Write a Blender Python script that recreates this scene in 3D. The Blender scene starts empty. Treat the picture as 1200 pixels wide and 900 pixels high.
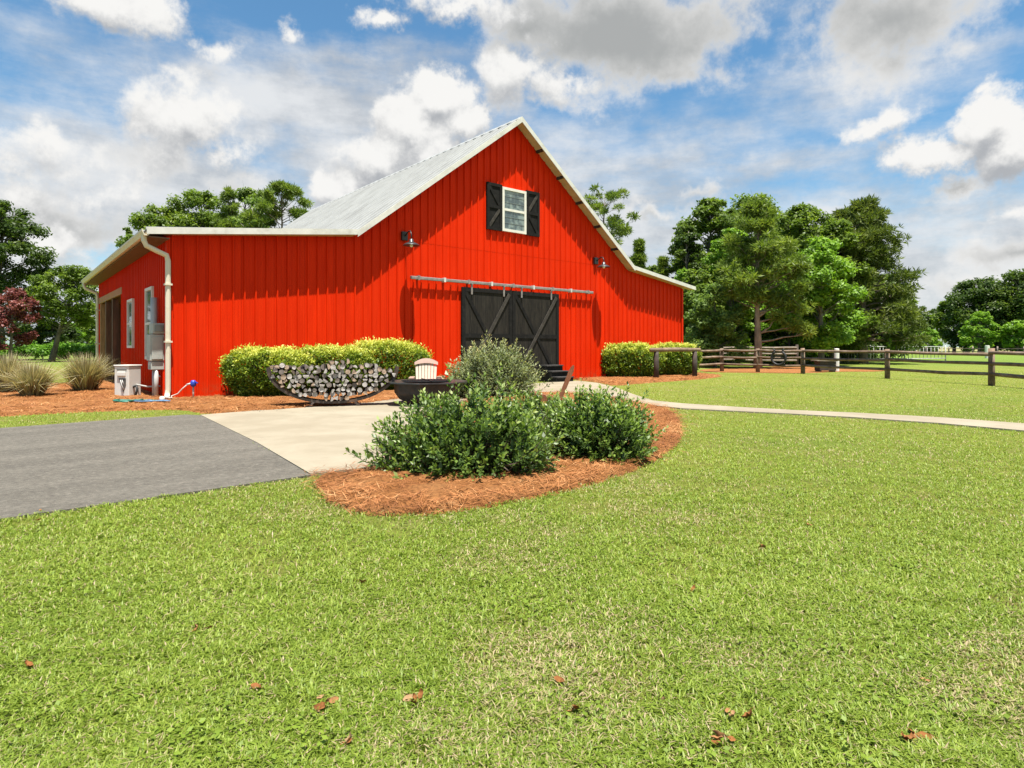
import bpy, math, random
import numpy as np
from mathutils import Vector
R = math.radians
rng = np.random.default_rng(7)
random.seed(7)
SC = bpy.context.scene
COL = SC.collection

# ------------------------------------------------------------------ camera, world, sun, exposure
CAM_H, FOC, PCX, HOR = 1.4, 715.0, 600.0, 406.0
cam = bpy.data.cameras.new("camera")
cam.sensor_width = 36.0
cam.lens = 36.0 * FOC / 1200.0
cam.shift_y = -(450.0 - HOR) / 1200.0
cam.clip_start, cam.clip_end = 0.05, 5000
camo = bpy.data.objects.new("camera", cam)
camo.location = (0, 0, CAM_H)
camo.rotation_euler = (R(90), 0, 0)
COL.objects.link(camo)
SC.camera = camo
vs = SC.view_settings
vs.view_transform = 'Standard'
vs.look = 'None'
vs.gamma = 1.0
vs.use_curve_mapping = False
vs.exposure = 1.3
SC.cycles.max_bounces = 6
SC.cycles.transparent_max_bounces = 8

SUN_EL = R(75)
SH = Vector((.371, -.928, 0)).normalized()
SUN_DIR = Vector((SH.x * math.cos(SUN_EL), SH.y * math.cos(SUN_EL), math.sin(SUN_EL)))
sl = bpy.data.lights.new("sun", 'SUN')
sl.energy = 4.6
sl.angle = R(0.5)
sl.color = (1.0, .95, .86)
slo = bpy.data.objects.new("sun", sl)
slo.rotation_euler = (-SUN_DIR).to_track_quat('-Z', 'Y').to_euler()
COL.objects.link(slo)


class NT:
    """tiny node-tree helper"""
    def __init__(s, tree):
        s.t = tree
        s.n = tree.nodes
        s.l = tree.links

    def node(s, typ, **kw):
        nd = s.n.new(typ)
        for k, v in kw.items():
            setattr(nd, k, v)
        return nd

    def put(s, sock, v):
        if v is None:
            return
        if isinstance(v, bpy.types.NodeSocket):
            s.l.new(v, sock)
        else:
            sock.default_value = v

    def math(s, op, a, b=None, c=None, clamp=False):
        nd = s.node('ShaderNodeMath', operation=op, use_clamp=clamp)
        for i, v in enumerate((a, b, c)):
            s.put(nd.inputs[i], v)
        return nd.outputs[0]

    def vmath(s, op, a, b=None):
        nd = s.node('ShaderNodeVectorMath', operation=op)
        s.put(nd.inputs[0], a)
        s.put(nd.inputs[1], b)
        return nd.outputs['Value'] if op in ('LENGTH', 'DOT_PRODUCT') else nd.outputs[0]

    def noise(s, vec, scale, detail=4, rough=.5, out=0):
        nd = s.node('ShaderNodeTexNoise')
        s.put(nd.inputs['Vector'], vec)
        nd.inputs['Scale'].default_value = scale
        nd.inputs['Detail'].default_value = detail
        nd.inputs['Roughness'].default_value = rough
        return nd.outputs[out]

    def ramp(s, fac, stops):
        nd = s.node('ShaderNodeValToRGB')
        el = nd.color_ramp.elements
        while len(el) < len(stops):
            el.new(.5)
        for e, (p, c) in zip(el, stops):
            e.position = p
            e.color = (*c, 1) if len(c) == 3 else c
        s.put(nd.inputs[0], fac)
        return nd.outputs[0]

    def mix(s, fac, a, b, blend='MIX'):
        nd = s.node('ShaderNodeMix', data_type='RGBA', blend_type=blend)
        s.put(nd.inputs[0], fac)
        s.put(nd.inputs[6], (*a, 1) if isinstance(a, tuple) and len(a) == 3 else a)
        s.put(nd.inputs[7], (*b, 1) if isinstance(b, tuple) and len(b) == 3 else b)
        return nd.outputs[2]

    def smooth(s, v, a, b):
        nd = s.node('ShaderNodeMapRange', interpolation_type='SMOOTHSTEP')
        s.put(nd.inputs[0], v)
        nd.inputs[1].default_value = a
        nd.inputs[2].default_value = b
        return nd.outputs[0]


def azel(px, py):
    a, b = (px - PCX) / FOC, (HOR - py) / FOC
    return math.atan(a), math.atan(b / math.sqrt(1 + a * a))


# clouds: (where in the sky, half sizes in the same units, strength)
CUMULUS = [(512, 120, 56, 40, 1.8), (486, 152, 72, 52, 1.9), (446, 190, 68, 46, 1.8), (404, 224, 60, 36, 1.6), (548, 145, 34, 30, 1.5), (505, 185, 90, 60, 1.7),
           (215, 140, 80, 60, 1.05), (255, 185, 80, 44, .75), (110, 230, 120, 50, .7), (20, 215, 100, 60, .65), (45, 290, 140, 45, .6), (270, 60, 40, 12, .5),
           (1168, 145, 66, 50, 1.7), (1195, 170, 90, 55, 1.7), (1095, 190, 95, 36, 1.5), (1030, 150, 80, 20, .85), (1155, 98, 14, 8, .6),
           (130, 4, 130, 36, 1.2), (550, 4, 100, 30, 1.15), (450, 27, 42, 16, .95), (1190, 255, 70, 26, .8), (625, 85, 70, 44, .95), (665, 100, 60, 16, .8),
           (345, 40, 22, 20, .75), (110, 30, 16, 12, 1.5, 1), (145, 40, 22, 16, 1.7, 1), (168, 22, 20, 12, 1.6, 1), (-165, 35, 14, 10, 1.2, 1), (-160, 120, 120, 50, .8), (1420, 100, 170, 80, 1.0), (60, 165, 70, 16, .5)]  # the longer entries are unseen clouds added to brighten the barn front
GREYS = [(740, 42, 175, 78, 1.45), (640, 40, 110, 72, 1.1), (800, 85, 80, 30, .8), (1050, 15, 150, 80, 1.0), (1030, 70, 70, 50, .75), (960, 40, 60, 60, .5),
         (1120, 222, 80, 16, .9), (700, -120, 260, 90, 1.0), (1190, 290, 100, 20, .7), (70, 255, 200, 34, .85), (330, 240, 100, 24, .65), (180, 190, 90, 20, .5), (770, 238, 60, 11, .7),
         (820, 222, 36, 10, .55), (1130, 330, 130, 16, .5), (250, 215, 70, 18, .6)]
VEIL = [(330, 125, 300, 80, 1.1), (180, 230, 380, 120, 1.5), (640, 260, 360, 130, 1.3), (900, 310, 460, 110, 1.5), (1000, 100, 190, 60, .85),
        (880, 205, 260, 40, .75), (180, 95, 200, 30, .55), (600, 390, 1700, 150, 1.6), (1200, 290, 280, 120, 1.3), (400, 200, 200, 80, 1.2), (610, 130, 60, 40, .7),
        (1120, 60, 130, 20, .5), (1900, 300, 700, 160, 1.2), (130, 20, 60, 30, 1.6, 1), (175, 30, 40, 40, 1.4, 1), (400, 75, 160, 30, .75), (940, 30, 60, 70, .5)]  # longer entries: unseen veil added behind the camera to lift the wall's shade


def ellipse_group(name, items):
    g = bpy.data.node_groups.new(name, 'ShaderNodeTree')
    g.interface.new_socket('Vec', in_out='INPUT', socket_type='NodeSocketVector')
    g.interface.new_socket('D', in_out='OUTPUT', socket_type='NodeSocketFloat')
    q = NT(g)
    gi, go = q.node('NodeGroupInput'), q.node('NodeGroupOutput')
    acc = None
    for it in items:
        if len(it) == 6:            # unseen cloud added to brighten the barn front: azimuth, elevation and half sizes in degrees
            a, e, ra, re_, w = R(it[0]), R(it[1]), R(it[2]), R(it[3]), it[4]
            k = (1 / ra, 1 / re_, 0)
        else:
            px, py, rx, ry, w = it
            a, e = azel(px, py)
            c2 = math.cos(a)
            k = (FOC / (rx * c2 * c2), FOC / (ry * c2), 0)
        v = q.vmath('SUBTRACT', gi.outputs[0], (a, e, 0))
        v = q.vmath('MULTIPLY', v, k)
        ln = q.vmath('LENGTH', v)
        m = q.math('MULTIPLY_ADD', ln, -w, w)
        acc = m if acc is None else q.math('SMOOTH_MAX', acc, m, .25)
    q.l.new(acc, go.inputs[0])
    return g


def build_world():
    w = bpy.data.worlds.new("World")
    SC.world = w
    w.use_nodes = True
    t = w.node_tree
    t.nodes.clear()
    q = NT(t)
    sky = q.node('ShaderNodeTexSky', sky_type='NISHITA')
    sky.sun_disc = False
    sky.sun_elevation = SUN_EL
    sky.sun_rotation = math.atan2(SH.x, SH.y)
    sky.air_density, sky.dust_density, sky.ozone_density = 1.0, .4, 2.0
    bg1 = q.node('ShaderNodeBackground')
    q.l.new(q.mix(1.0, sky.outputs[0], (.62, .91, .96), 'MULTIPLY'), bg1.inputs[0])
    bg1.inputs[1].default_value = .07
    tc = q.node('ShaderNodeTexCoord').outputs['Generated']
    sep = q.node('ShaderNodeSeparateXYZ')
    q.l.new(tc, sep.inputs[0])
    az = q.math('ARCTAN2', sep.outputs[0], sep.outputs[1])
    el = q.math('ARCSINE', sep.outputs[2])
    cmb = q.node('ShaderNodeCombineXYZ')
    q.l.new(az, cmb.inputs[0])
    q.l.new(el, cmb.inputs[1])
    pos = cmb.outputs[0]
    warp = q.noise(tc, 5.0, 7, .58, 1)
    warp = q.vmath('MULTIPLY', q.vmath('SUBTRACT', warp, (.5, .5, .5)), (.22, .13, 0))
    fine = q.noise(tc, 22.0, 5, .6, 1)
    fine = q.vmath('MULTIPLY', q.vmath('SUBTRACT', fine, (.5, .5, .5)), (.055, .045, 0))
    wp = q.vmath('ADD', q.vmath('ADD', pos, warp), fine)
    gc, gg, gv = (ellipse_group(n, i) for n, i in (("cumulus", CUMULUS), ("grey_cloud", GREYS), ("veil", VEIL)))

    def use(g, vec):
        nd = q.node('ShaderNodeGroup')
        nd.node_tree = g
        q.l.new(vec, nd.inputs[0])
        return nd.outputs[0]
    vox = q.noise(tc, 14.0, 8, .62)
    voxs = q.noise(q.vmath('ADD', tc, (0, 0, .022)), 14.0, 8, .62)
    small = q.vmath('MULTIPLY', q.vmath('SUBTRACT', fine, (0, 0, 0)), (.6, .6, 0))
    # cumulus: density and the same density a little higher (what lies between it and the sun)
    big = q.noise(tc, 6.5, 7, .60)
    cp = q.vmath('ADD', pos, q.vmath('ADD', q.vmath('MULTIPLY', warp, (.38, .38, 0)), fine))
    n0 = q.math('ADD', q.math('MULTIPLY', q.math('SUBTRACT', vox, .5), 2.6), q.math('MULTIPLY', q.math('SUBTRACT', big, .5), 1.6))
    d0 = q.math('ADD', use(gc, cp), n0)
    d1 = q.math('ADD', use(gc, q.vmath('ADD', cp, (.004, .030, 0))), q.math('ADD', q.math('MULTIPLY', q.math('SUBTRACT', voxs, .5), 2.6), q.math('MULTIPLY', q.math('SUBTRACT', big, .5), 1.6)))
    a_c = q.smooth(d0, .05, .72)
    lit = q.smooth(q.math('SUBTRACT', d0, d1), -.85, .62)
    # grey cloud bodies: thin bright rims, shaded middles
    dg = q.math('ADD', use(gg, q.vmath('ADD', pos, q.vmath('ADD', q.vmath('MULTIPLY', warp, (.7, .7, 0)), fine))), q.math('MULTIPLY', n0, .75))
    a_g = q.smooth(dg, -.05, .70)
    core = q.smooth(q.math('ADD', use(gg, wp), q.math('MULTIPLY', n0, .32)), .05, 1.15)
    # thin veil, streaked
    strv = q.vmath('MULTIPLY', tc, (1.0, 1.0, 3.2))
    strk = q.noise(strv, 4.2, 9, .64)
    dv = q.math('ADD', use(gv, wp), q.math('ADD', q.math('MULTIPLY', q.math('SUBTRACT', strk, .5), 2.0), q.math('MULTIPLY', q.math('SUBTRACT', vox, .5), .5)))
    a_v = q.math('MULTIPLY', q.smooth(dv, -.2, 1.0), .95)
    soft = q.math('ADD', q.math('MULTIPLY', q.noise(strv, 3.4, 8, .64), .7), q.math('MULTIPLY', vox, .3))
    c_v = q.mix(q.smooth(soft, .36, .60), (.58, .615, .66), (.92, .935, .95))
    c_g = q.mix(core, (1.0, .99, .97), (.47, .485, .485))
    c_c = q.mix(lit, (.50, .52, .55), (1.06, 1.05, 1.025))
    colr = q.mix(a_g, c_v, c_g)
    colr = q.mix(a_c, colr, c_c)
    inv = q.math('MULTIPLY', q.math('SUBTRACT', 1, a_v), q.math('MULTIPLY', q.math('SUBTRACT', 1, a_g), q.math('SUBTRACT', 1, a_c)))
    alpha = q.math('SUBTRACT', 1, inv)
    up = q.smooth(el, -.01, .015)
    alpha = q.math('MULTIPLY', alpha, up)
    bg2 = q.node('ShaderNodeBackground')
    q.l.new(colr, bg2.inputs[0])
    bg2.inputs[1].default_value = .36
    mx = q.node('ShaderNodeMixShader')
    q.l.new(alpha, mx.inputs[0])
    q.l.new(bg1.outputs[0], mx.inputs[1])
    q.l.new(bg2.outputs[0], mx.inputs[2])
    out = q.node('ShaderNodeOutputWorld')
    q.l.new(mx.outputs[0], out.inputs[0])


build_world()

# ------------------------------------------------------------------ materials
MATS = {}


def new_mat(name):
    m = bpy.data.materials.new(name)
    m.use_nodes = True
    m.node_tree.nodes.clear()
    q = NT(m.node_tree)
    out = q.node('ShaderNodeOutputMaterial')
    b = q.node('ShaderNodeBsdfPrincipled')
    q.l.new(b.outputs[0], out.inputs[0])
    MATS[name] = m
    return m, q, b, out


def surf(name, col, rough=.6, var=.15, scale=6.0, bump=0.0, bscale=60.0, metal=0.0, spec=.5, dirt=None, dscale=1.2, stretch=None, tint=None):
    """a plain surface with colour mottling, optional dirt patches, optional bump"""
    m, q, b, out = new_mat(name)
    tc = q.node('ShaderNodeTexCoord').outputs['Object']
    v = q.vmath('MULTIPLY', tc, stretch) if stretch else tc
    n = q.noise(v, scale, 6, .6)
    lo = tuple(c * (1 - var) for c in col)
    hi = tuple(min(1, c * (1 + var)) for c in col)
    c = q.mix(q.smooth(n, .3, .7), lo, hi)
    if dirt:
        c = q.mix(q.math('MULTIPLY', q.smooth(q.noise(v, dscale, 7, .65), .48, .72), .7), c, dirt)
    q.l.new(c, b.inputs['Base Color'])
    b.inputs['Roughness'].default_value = rough
    b.inputs['Metallic'].default_value = metal
    b.inputs['Specular IOR Level'].default_value = spec
    if bump:
        bn = q.node('ShaderNodeBump')
        bn.inputs['Strength'].default_value = 1.0
        bn.inputs['Distance'].default_value = bump
        q.l.new(q.noise(v, bscale, 5, .6), bn.inputs['Height'])
        q.l.new(bn.outputs[0], b.inputs['Normal'])
    return m


def leafmat(name, stops, rough=.5, trans=.42, tboost=1.5, spec=.3):
    """leaf colour runs along each leaf's own 'var' value"""
    m, q, b, out = new_mat(name)
    at = q.node('ShaderNodeAttribute', attribute_name='var').outputs['Fac']
    c = q.ramp(at, stops)
    q.l.new(c, b.inputs['Base Color'])
    b.inputs['Roughness'].default_value = rough
    b.inputs['Specular IOR Level'].default_value = spec
    tr = q.node('ShaderNodeBsdfTranslucent')
    q.l.new(q.mix(1.0, c, (tboost, tboost * 1.05, tboost * .55), 'MULTIPLY'), tr.inputs[0])
    mx = q.node('ShaderNodeMixShader')
    mx.inputs[0].default_value = trans
    q.l.new(b.outputs[0], mx.inputs[1])
    q.l.new(tr.outputs[0], mx.inputs[2])
    q.l.new(mx.outputs[0], out.inputs[0])
    return m


# red siding: enamel with faint streaks and grime at the foot of the wall
m, q, b, _ = new_mat("red_siding")
tc = q.node('ShaderNodeTexCoord').outputs['Object']
st = q.noise(q.vmath('MULTIPLY', tc, (5, 5, .35)), 1.6, 6, .6)
sp = q.noise(tc, .5, 3, .5)
c = q.mix(q.smooth(st, .3, .7), (.57, .021, .002), (.67, .029, .003))
c = q.mix(q.math('MULTIPLY', q.smooth(sp, .4, .7), .35), c, (.72, .036, .006))
sz = q.node('ShaderNodeSeparateXYZ')
q.l.new(tc, sz.inputs[0])
lowd = q.math('MULTIPLY', q.smooth(sz.outputs[2], .55, .05), q.smooth(q.noise(tc, 5, 6, .7), .40, .66))
c = q.mix(q.math('MULTIPLY', lowd, .55), c, (.33, .085, .030))
grime = q.smooth(q.noise(q.vmath('MULTIPLY', tc, (3, 3, .12)), 1.3, 6, .65), .54, .74)
c = q.mix(q.math('MULTIPLY', grime, .35), c, (.36, .016, .004))
along = q.vmath('DOT_PRODUCT', tc, (.7684, .6400, 0))
pn = q.node('ShaderNodeTexWhiteNoise', noise_dimensions='1D')
q.l.new(q.math('FLOOR', q.math('DIVIDE', along, .915)), pn.inputs['W'])
c = q.mix(q.math('MULTIPLY', pn.outputs[0], .30), c, (.44, .017, .002))
lap = q.math('LESS_THAN', q.math('FRACT', q.math('DIVIDE', along, .915)), .012)
c = q.mix(q.math('MULTIPLY', lap, .5), c, (.20, .008, .002))
q.l.new(c, b.inputs['Base Color'])
b.inputs['Roughness'].default_value = .42
b.inputs['Specular IOR Level'].default_value = .05
bn = q.node('ShaderNodeBump')
bn.inputs['Distance'].default_value = .004
q.l.new(q.noise(q.vmath('MULTIPLY', tc, (1, 1, .4)), 2.6, 3, .5), bn.inputs['Height'])
q.l.new(bn.outputs[0], b.inputs['Normal'])

surf("roof_white", (.33, .335, .33), .5, .08, 1.2, dirt=(.26, .26, .255), dscale=.7, spec=.15)
surf("trim_white", (.58, .57, .53), .5, .08, 3, dirt=(.40, .38, .33), dscale=2)
surf("soffit_cream", (.46, .37, .22), .6, .12, 3)
surf("gutter_cream", (.62, .57, .45), .42, .08, 2, dirt=(.45, .38, .26), dscale=2)
surf("window_white", (.66, .64, .58), .45, .06, 4)
surf("purlin_dark", (.035, .025, .02), .7, .2, 5)
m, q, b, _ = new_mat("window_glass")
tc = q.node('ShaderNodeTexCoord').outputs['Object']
q.l.new(q.mix(q.smooth(q.noise(tc, 3.5, 4, .5), .4, .6), (.06, .085, .085), (.20, .25, .23)), b.inputs['Base Color'])  # pale mottling in the base colour stands in for reflected sky
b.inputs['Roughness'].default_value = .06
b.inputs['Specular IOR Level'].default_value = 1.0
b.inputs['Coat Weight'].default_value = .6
surf("black_metal", (.018, .018, .019), .42, .2, 8)
surf("lamp_bulb", (.75, .78, .72), .2, .03, 4)
surf("track_grey", (.22, .20, .19), .45, .25, 8, dirt=(.16, .10, .07), dscale=4)
# charcoal boards: vertical grain, boards of different darkness
m, q, b, _ = new_mat("charcoal_boards")
tc = q.node('ShaderNodeTexCoord').outputs['UV']
sx = q.node('ShaderNodeSeparateXYZ')
q.l.new(tc, sx.inputs[0])
board = q.math('FLOOR', q.math('DIVIDE', sx.outputs[0], .19))
wn = q.node('ShaderNodeTexWhiteNoise', noise_dimensions='1D')
q.l.new(board, wn.inputs['W'])
gr = q.noise(q.vmath('MULTIPLY', tc, (26, 1.2, 1)), 1.5, 7, .7)
c = q.mix(wn.outputs[0], (.011, .010, .009), (.021, .019, .016))
c = q.mix(q.smooth(gr, .42, .72), c, (.045, .038, .029))
fr = q.math('FRACT', q.math('DIVIDE', sx.outputs[0], .19))
gap = q.math('LESS_THAN', fr, .045)
c = q.mix(gap, c, (.006, .006, .006))
q.l.new(c, b.inputs['Base Color'])
b.inputs['Roughness'].default_value = .85
b.inputs['Specular IOR Level'].default_value = .15
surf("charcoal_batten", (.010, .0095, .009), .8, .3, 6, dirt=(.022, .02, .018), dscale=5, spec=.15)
surf("batten_sunlit", (.050, .044, .038), .8, .3, 6, dirt=(.022, .020, .018), dscale=5, spec=.15)  # lighter copy of the charcoal batten, sunlight painted into its colour
surf("step_wood", (.03, .028, .026), .8, .3, 8, dirt=(.07, .065, .06), dscale=5)
surf("porch_wood", (.12, .055, .028), .7, .35, 2.0, stretch=(4, 4, .6))
surf("tan_wood", (.36, .20, .09), .7, .25, 3.0, stretch=(4, 4, .8))
surf("dark_interior", (.025, .02, .016), .8, .2, 2)
surf("door_white", (.55, .54, .5), .5, .05, 2)
surf("meter_grey", (.20, .23, .22), .5, .12, 4, metal=.2)
surf("meter_pale", (.36, .39, .36), .45, .1, 4)
surf("pvc_grey", (.42, .42, .40), .45, .1, 4)
surf("hydrant_blue", (.02, .05, .36), .4, .15, 8)
surf("cabinet_white", (.62, .61, .57), .4, .06, 3, dirt=(.48, .44, .36), dscale=3)
surf("cabinet_dark", (.09, .085, .075), .6, .2, 8)
surf("hose_green", (.02, .14, .10), .45, .2, 10)
surf("hose_blue", (.10, .20, .34), .45, .2, 10)
surf("hose_pale", (.42, .34, .30), .5, .15, 10)
surf("black_rubber", (.015, .015, .015), .6, .2, 10)
surf("rust_steel", (.032, .024, .02), .7, .45, 5, bump=.004, bscale=30, dirt=(.07, .034, .018), dscale=4)
surf("rim_steel", (.06, .062, .066), .36, .3, 4, metal=.5)
surf("chair_plastic", (.46, .37, .29), .6, .12, 4, dirt=(.42, .30, .23), dscale=4)
surf("chair_rail", (.34, .22, .17), .6, .12, 4)
surf("chair_brown", (.20, .075, .03), .6, .3, 4, stretch=(3, 3, 1))
surf("rack_steel", (.05, .036, .028), .55, .4, 6, dirt=(.14, .07, .035), dscale=5)
# split log ends: rings, checks, grey to tan; bark is a second material
for nm, lo, hi in (("log_end", (.20, .18, .165), (.50, .46, .42)), ("log_end_tan", (.22, .15, .10), (.44, .33, .24)), ("log_end_dark", (.07, .058, .05), (.22, .18, .155))):
    m, q, b, _ = new_mat(nm)
    tc = q.node('ShaderNodeTexCoord').outputs['Object']
    n1 = q.noise(tc, 22, 6, .65)
    q.l.new(q.mix(q.smooth(n1, .35, .65), lo, hi), b.inputs['Base Color'])
    b.inputs['Roughness'].default_value = .9
surf("log_bark", (.06, .045, .036), .95, .5, 14, bump=.01, bscale=30)
surf("fence_wood", (.17, .112, .074), .9, .4, 3, bump=.004, bscale=25, dirt=(.27, .215, .165), dscale=2.5)
surf("fence_wood_dark", (.045, .032, .025), .9, .4, 4, bump=.004, bscale=25, dirt=(.12, .095, .075), dscale=3)
surf("rail_grey", (.22, .18, .145), .9, .35, 3, bump=.004, bscale=25, dirt=(.09, .065, .05), dscale=2)
surf("pipe_pale", (.42, .42, .39), .5, .15, 3)
surf("post_white", (.66, .65, .6), .6, .1, 3)
surf("trunk_pine", (.21, .16, .12), .95, .4, 5, bump=.02, bscale=12, stretch=(1, 1, .35))
surf("trunk_grey", (.13, .115, .095), .95, .4, 5, bump=.015, bscale=12, stretch=(1, 1, .35))
surf("trunk_pale", (.26, .235, .20), .95, .3, 5, bump=.01, bscale=12, stretch=(1, 1, .35))
surf("twig", (.075, .055, .04), .9, .3, 8)
surf("dead_leaf", (.20, .080, .026), .85, .5, 30, dirt=(.10, .042, .016), dscale=25, spec=.1)

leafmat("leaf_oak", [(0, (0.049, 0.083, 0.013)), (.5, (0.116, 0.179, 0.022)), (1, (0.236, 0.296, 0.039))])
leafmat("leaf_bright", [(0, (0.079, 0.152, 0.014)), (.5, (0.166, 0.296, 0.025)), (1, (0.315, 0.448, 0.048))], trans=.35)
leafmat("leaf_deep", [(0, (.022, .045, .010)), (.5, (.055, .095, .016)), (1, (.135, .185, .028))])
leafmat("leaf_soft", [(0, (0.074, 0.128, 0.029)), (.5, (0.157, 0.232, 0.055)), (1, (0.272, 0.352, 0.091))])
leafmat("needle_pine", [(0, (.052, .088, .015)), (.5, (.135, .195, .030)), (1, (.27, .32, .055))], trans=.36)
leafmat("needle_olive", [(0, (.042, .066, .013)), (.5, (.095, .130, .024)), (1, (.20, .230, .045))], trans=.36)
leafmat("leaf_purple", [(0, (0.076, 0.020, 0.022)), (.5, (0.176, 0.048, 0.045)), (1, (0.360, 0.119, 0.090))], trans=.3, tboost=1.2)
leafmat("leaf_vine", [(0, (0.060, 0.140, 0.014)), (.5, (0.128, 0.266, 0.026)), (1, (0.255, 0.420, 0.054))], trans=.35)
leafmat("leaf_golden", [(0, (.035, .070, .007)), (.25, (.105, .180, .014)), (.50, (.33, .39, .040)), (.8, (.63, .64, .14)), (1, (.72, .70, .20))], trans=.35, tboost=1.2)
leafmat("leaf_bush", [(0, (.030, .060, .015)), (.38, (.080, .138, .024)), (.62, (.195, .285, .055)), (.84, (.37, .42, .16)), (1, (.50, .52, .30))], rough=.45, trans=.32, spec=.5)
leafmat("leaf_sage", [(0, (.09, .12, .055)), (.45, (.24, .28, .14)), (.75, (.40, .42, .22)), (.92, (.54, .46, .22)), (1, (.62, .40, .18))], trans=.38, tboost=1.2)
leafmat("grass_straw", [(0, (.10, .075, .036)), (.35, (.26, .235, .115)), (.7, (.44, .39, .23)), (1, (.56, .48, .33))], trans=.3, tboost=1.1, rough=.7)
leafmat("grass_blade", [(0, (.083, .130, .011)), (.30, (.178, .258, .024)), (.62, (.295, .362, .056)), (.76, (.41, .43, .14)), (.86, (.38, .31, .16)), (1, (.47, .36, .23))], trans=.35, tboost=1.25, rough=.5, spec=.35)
leafmat("needle_straw", [(0, (.10, .036, .012)), (.45, (.28, .105, .034)), (.8, (.42, .18, .062)), (1, (.52, .29, .13))], trans=.1, rough=.7)

# ground: turf over thatch, greener and smoother far off
m, q, b, _ = new_mat("turf")
geo = q.node('ShaderNodeNewGeometry').outputs['Position']
n1 = q.noise(geo, .35, 5, .6)
n2 = q.noise(geo, 9.0, 7, .7)
n3 = q.noise(geo, 55.0, 4, .7)
n4 = q.noise(geo, 1.7, 5, .65)
c = q.mix(q.smooth(n2, .34, .66), (.135, .160, .022), (.245, .270, .046))
c = q.mix(q.math('MULTIPLY', q.smooth(n3, .45, .75), .55), c, (.24, .235, .085))
c = q.mix(q.math('MULTIPLY', q.smooth(n4, .50, .70), .55), c, (.27, .20, .10))
c = q.mix(q.math('MULTIPLY', q.smooth(n1, .45, .7), .45), c, (.095, .165, .024))
# bare soil and thatch near the photographer, where the blades stand apart
sp3 = q.node('ShaderNodeSeparateXYZ')
q.l.new(geo, sp3.inputs[0])
mow = q.noise(q.vmath('MULTIPLY', geo, (.5, .06, 0)), 1.4, 3, .5)
c = q.mix(q.math('MULTIPLY', q.smooth(mow, .45, .62), .25), c, (.20, .235, .05))
far = q.smooth(sp3.outputs[1], 30, 60)
c = q.mix(q.math('MULTIPLY', far, .6), c, (.10, .19, .030))
tanf = q.math('MULTIPLY', q.smooth(sp3.outputs[1], 150, 175), .8)
c = q.mix(tanf, c, (.28, .25, .12))
q.l.new(c, b.inputs['Base Color'])
b.inputs['Roughness'].default_value = .95
b.inputs['Specular IOR Level'].default_value = .1
bn = q.node('ShaderNodeBump')
bn.inputs['Distance'].default_value = .05
q.l.new(n3, bn.inputs['Height'])
q.l.new(bn.outputs[0], b.inputs['Normal'])

# asphalt with tyre-wear bands along the drive
m, q, b, _ = new_mat("asphalt")
geo = q.node('ShaderNodeNewGeometry').outputs['Position']
rot = q.node('ShaderNodeVectorRotate', rotation_type='Z_AXIS')
q.l.new(geo, rot.inputs['Vector'])
rot.inputs['Angle'].default_value = R(-43)
band = q.noise(q.vmath('MULTIPLY', rot.outputs[0], (.12, 1.6, 0)), 1.0, 4, .55)
sp = q.noise(geo, 130, 3, .8)
c = q.mix(q.smooth(band, .34, .68), (.090, .081, .066), (.122, .110, .090))
sp2 = q.noise(geo, 17, 8, .85)
c = q.mix(q.math('MULTIPLY', q.smooth(sp2, .52, .62), .6), c, (.20, .182, .150))
c = q.mix(q.math('MULTIPLY', q.smooth(sp2, .48, .40), .6), c, (.048, .043, .036))
blot = q.noise(geo, 1.1, 6, .65)
c = q.mix(q.math('MULTIPLY', q.smooth(blot, .55, .72), .25), c, (.080, .074, .062))
c = q.mix(q.math('MULTIPLY', q.smooth(sp, .5, .72), .65), c, (.22, .205, .187))
c = q.mix(q.math('MULTIPLY', q.smooth(q.noise(geo, 100, 2, .7), .56, .75), .7), c, (.035, .033, .031))
q.l.new(c, b.inputs['Base Color'])
b.inputs['Roughness'].default_value = .92
b.inputs['Specular IOR Level'].default_value = .2
bn = q.node('ShaderNodeBump')
bn.inputs['Distance'].default_value = .006
q.l.new(sp, bn.inputs['Height'])
q.l.new(bn.outputs[0], b.inputs['Normal'])

# broom-finished concrete with faint stains
m, q, b, _ = new_mat("concrete")
geo = q.node('ShaderNodeNewGeometry').outputs['Position']
n1 = q.noise(geo, .9, 6, .6)
n2 = q.noise(geo, 60, 4, .7)
br = q.noise(q.vmath('MULTIPLY', geo, (2, 60, 1)), 1.5, 3, .6)
c = q.mix(q.smooth(n1, .35, .68), (.235, .200, .142), (.290, .252, .186))
c = q.mix(q.math('MULTIPLY', q.smooth(n2, .5, .75), .35), c, (.175, .145, .10))
c = q.mix(q.math('MULTIPLY', q.smooth(br, .5, .7), .15), c, (.30, .26, .19))
c = q.mix(q.math('MULTIPLY', q.smooth(q.noise(geo, 2.3, 6, .7), .56, .74), .3), c, (.15, .122, .088))
q.l.new(c, b.inputs['Base Color'])
b.inputs['Roughness'].default_value = .9
b.inputs['Specular IOR Level'].default_value = .2

# pine-straw bed under the loose needles
m, q, b, _ = new_mat("straw_bed")
geo = q.node('ShaderNodeNewGeometry').outputs['Position']
n1 = q.noise(geo, 26, 6, .75)
n2 = q.noise(geo, 2.2, 5, .6)
c = q.mix(q.smooth(n1, .32, .66), (.13, .05, .017), (.36, .15, .05))
c = q.mix(q.math('MULTIPLY', q.smooth(n2, .42, .7), .4), c, (.40, .20, .08))
q.l.new(c, b.inputs['Base Color'])
b.inputs['Roughness'].default_value = .95
b.inputs['Specular IOR Level'].default_value = .1
bn = q.node('ShaderNodeBump')
bn.inputs['Distance'].default_value = .05
q.l.new(n1, bn.inputs['Height'])
q.l.new(bn.outputs[0], b.inputs['Normal'])

# ------------------------------------------------------------------ geometry helpers
ORI = {}


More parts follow.
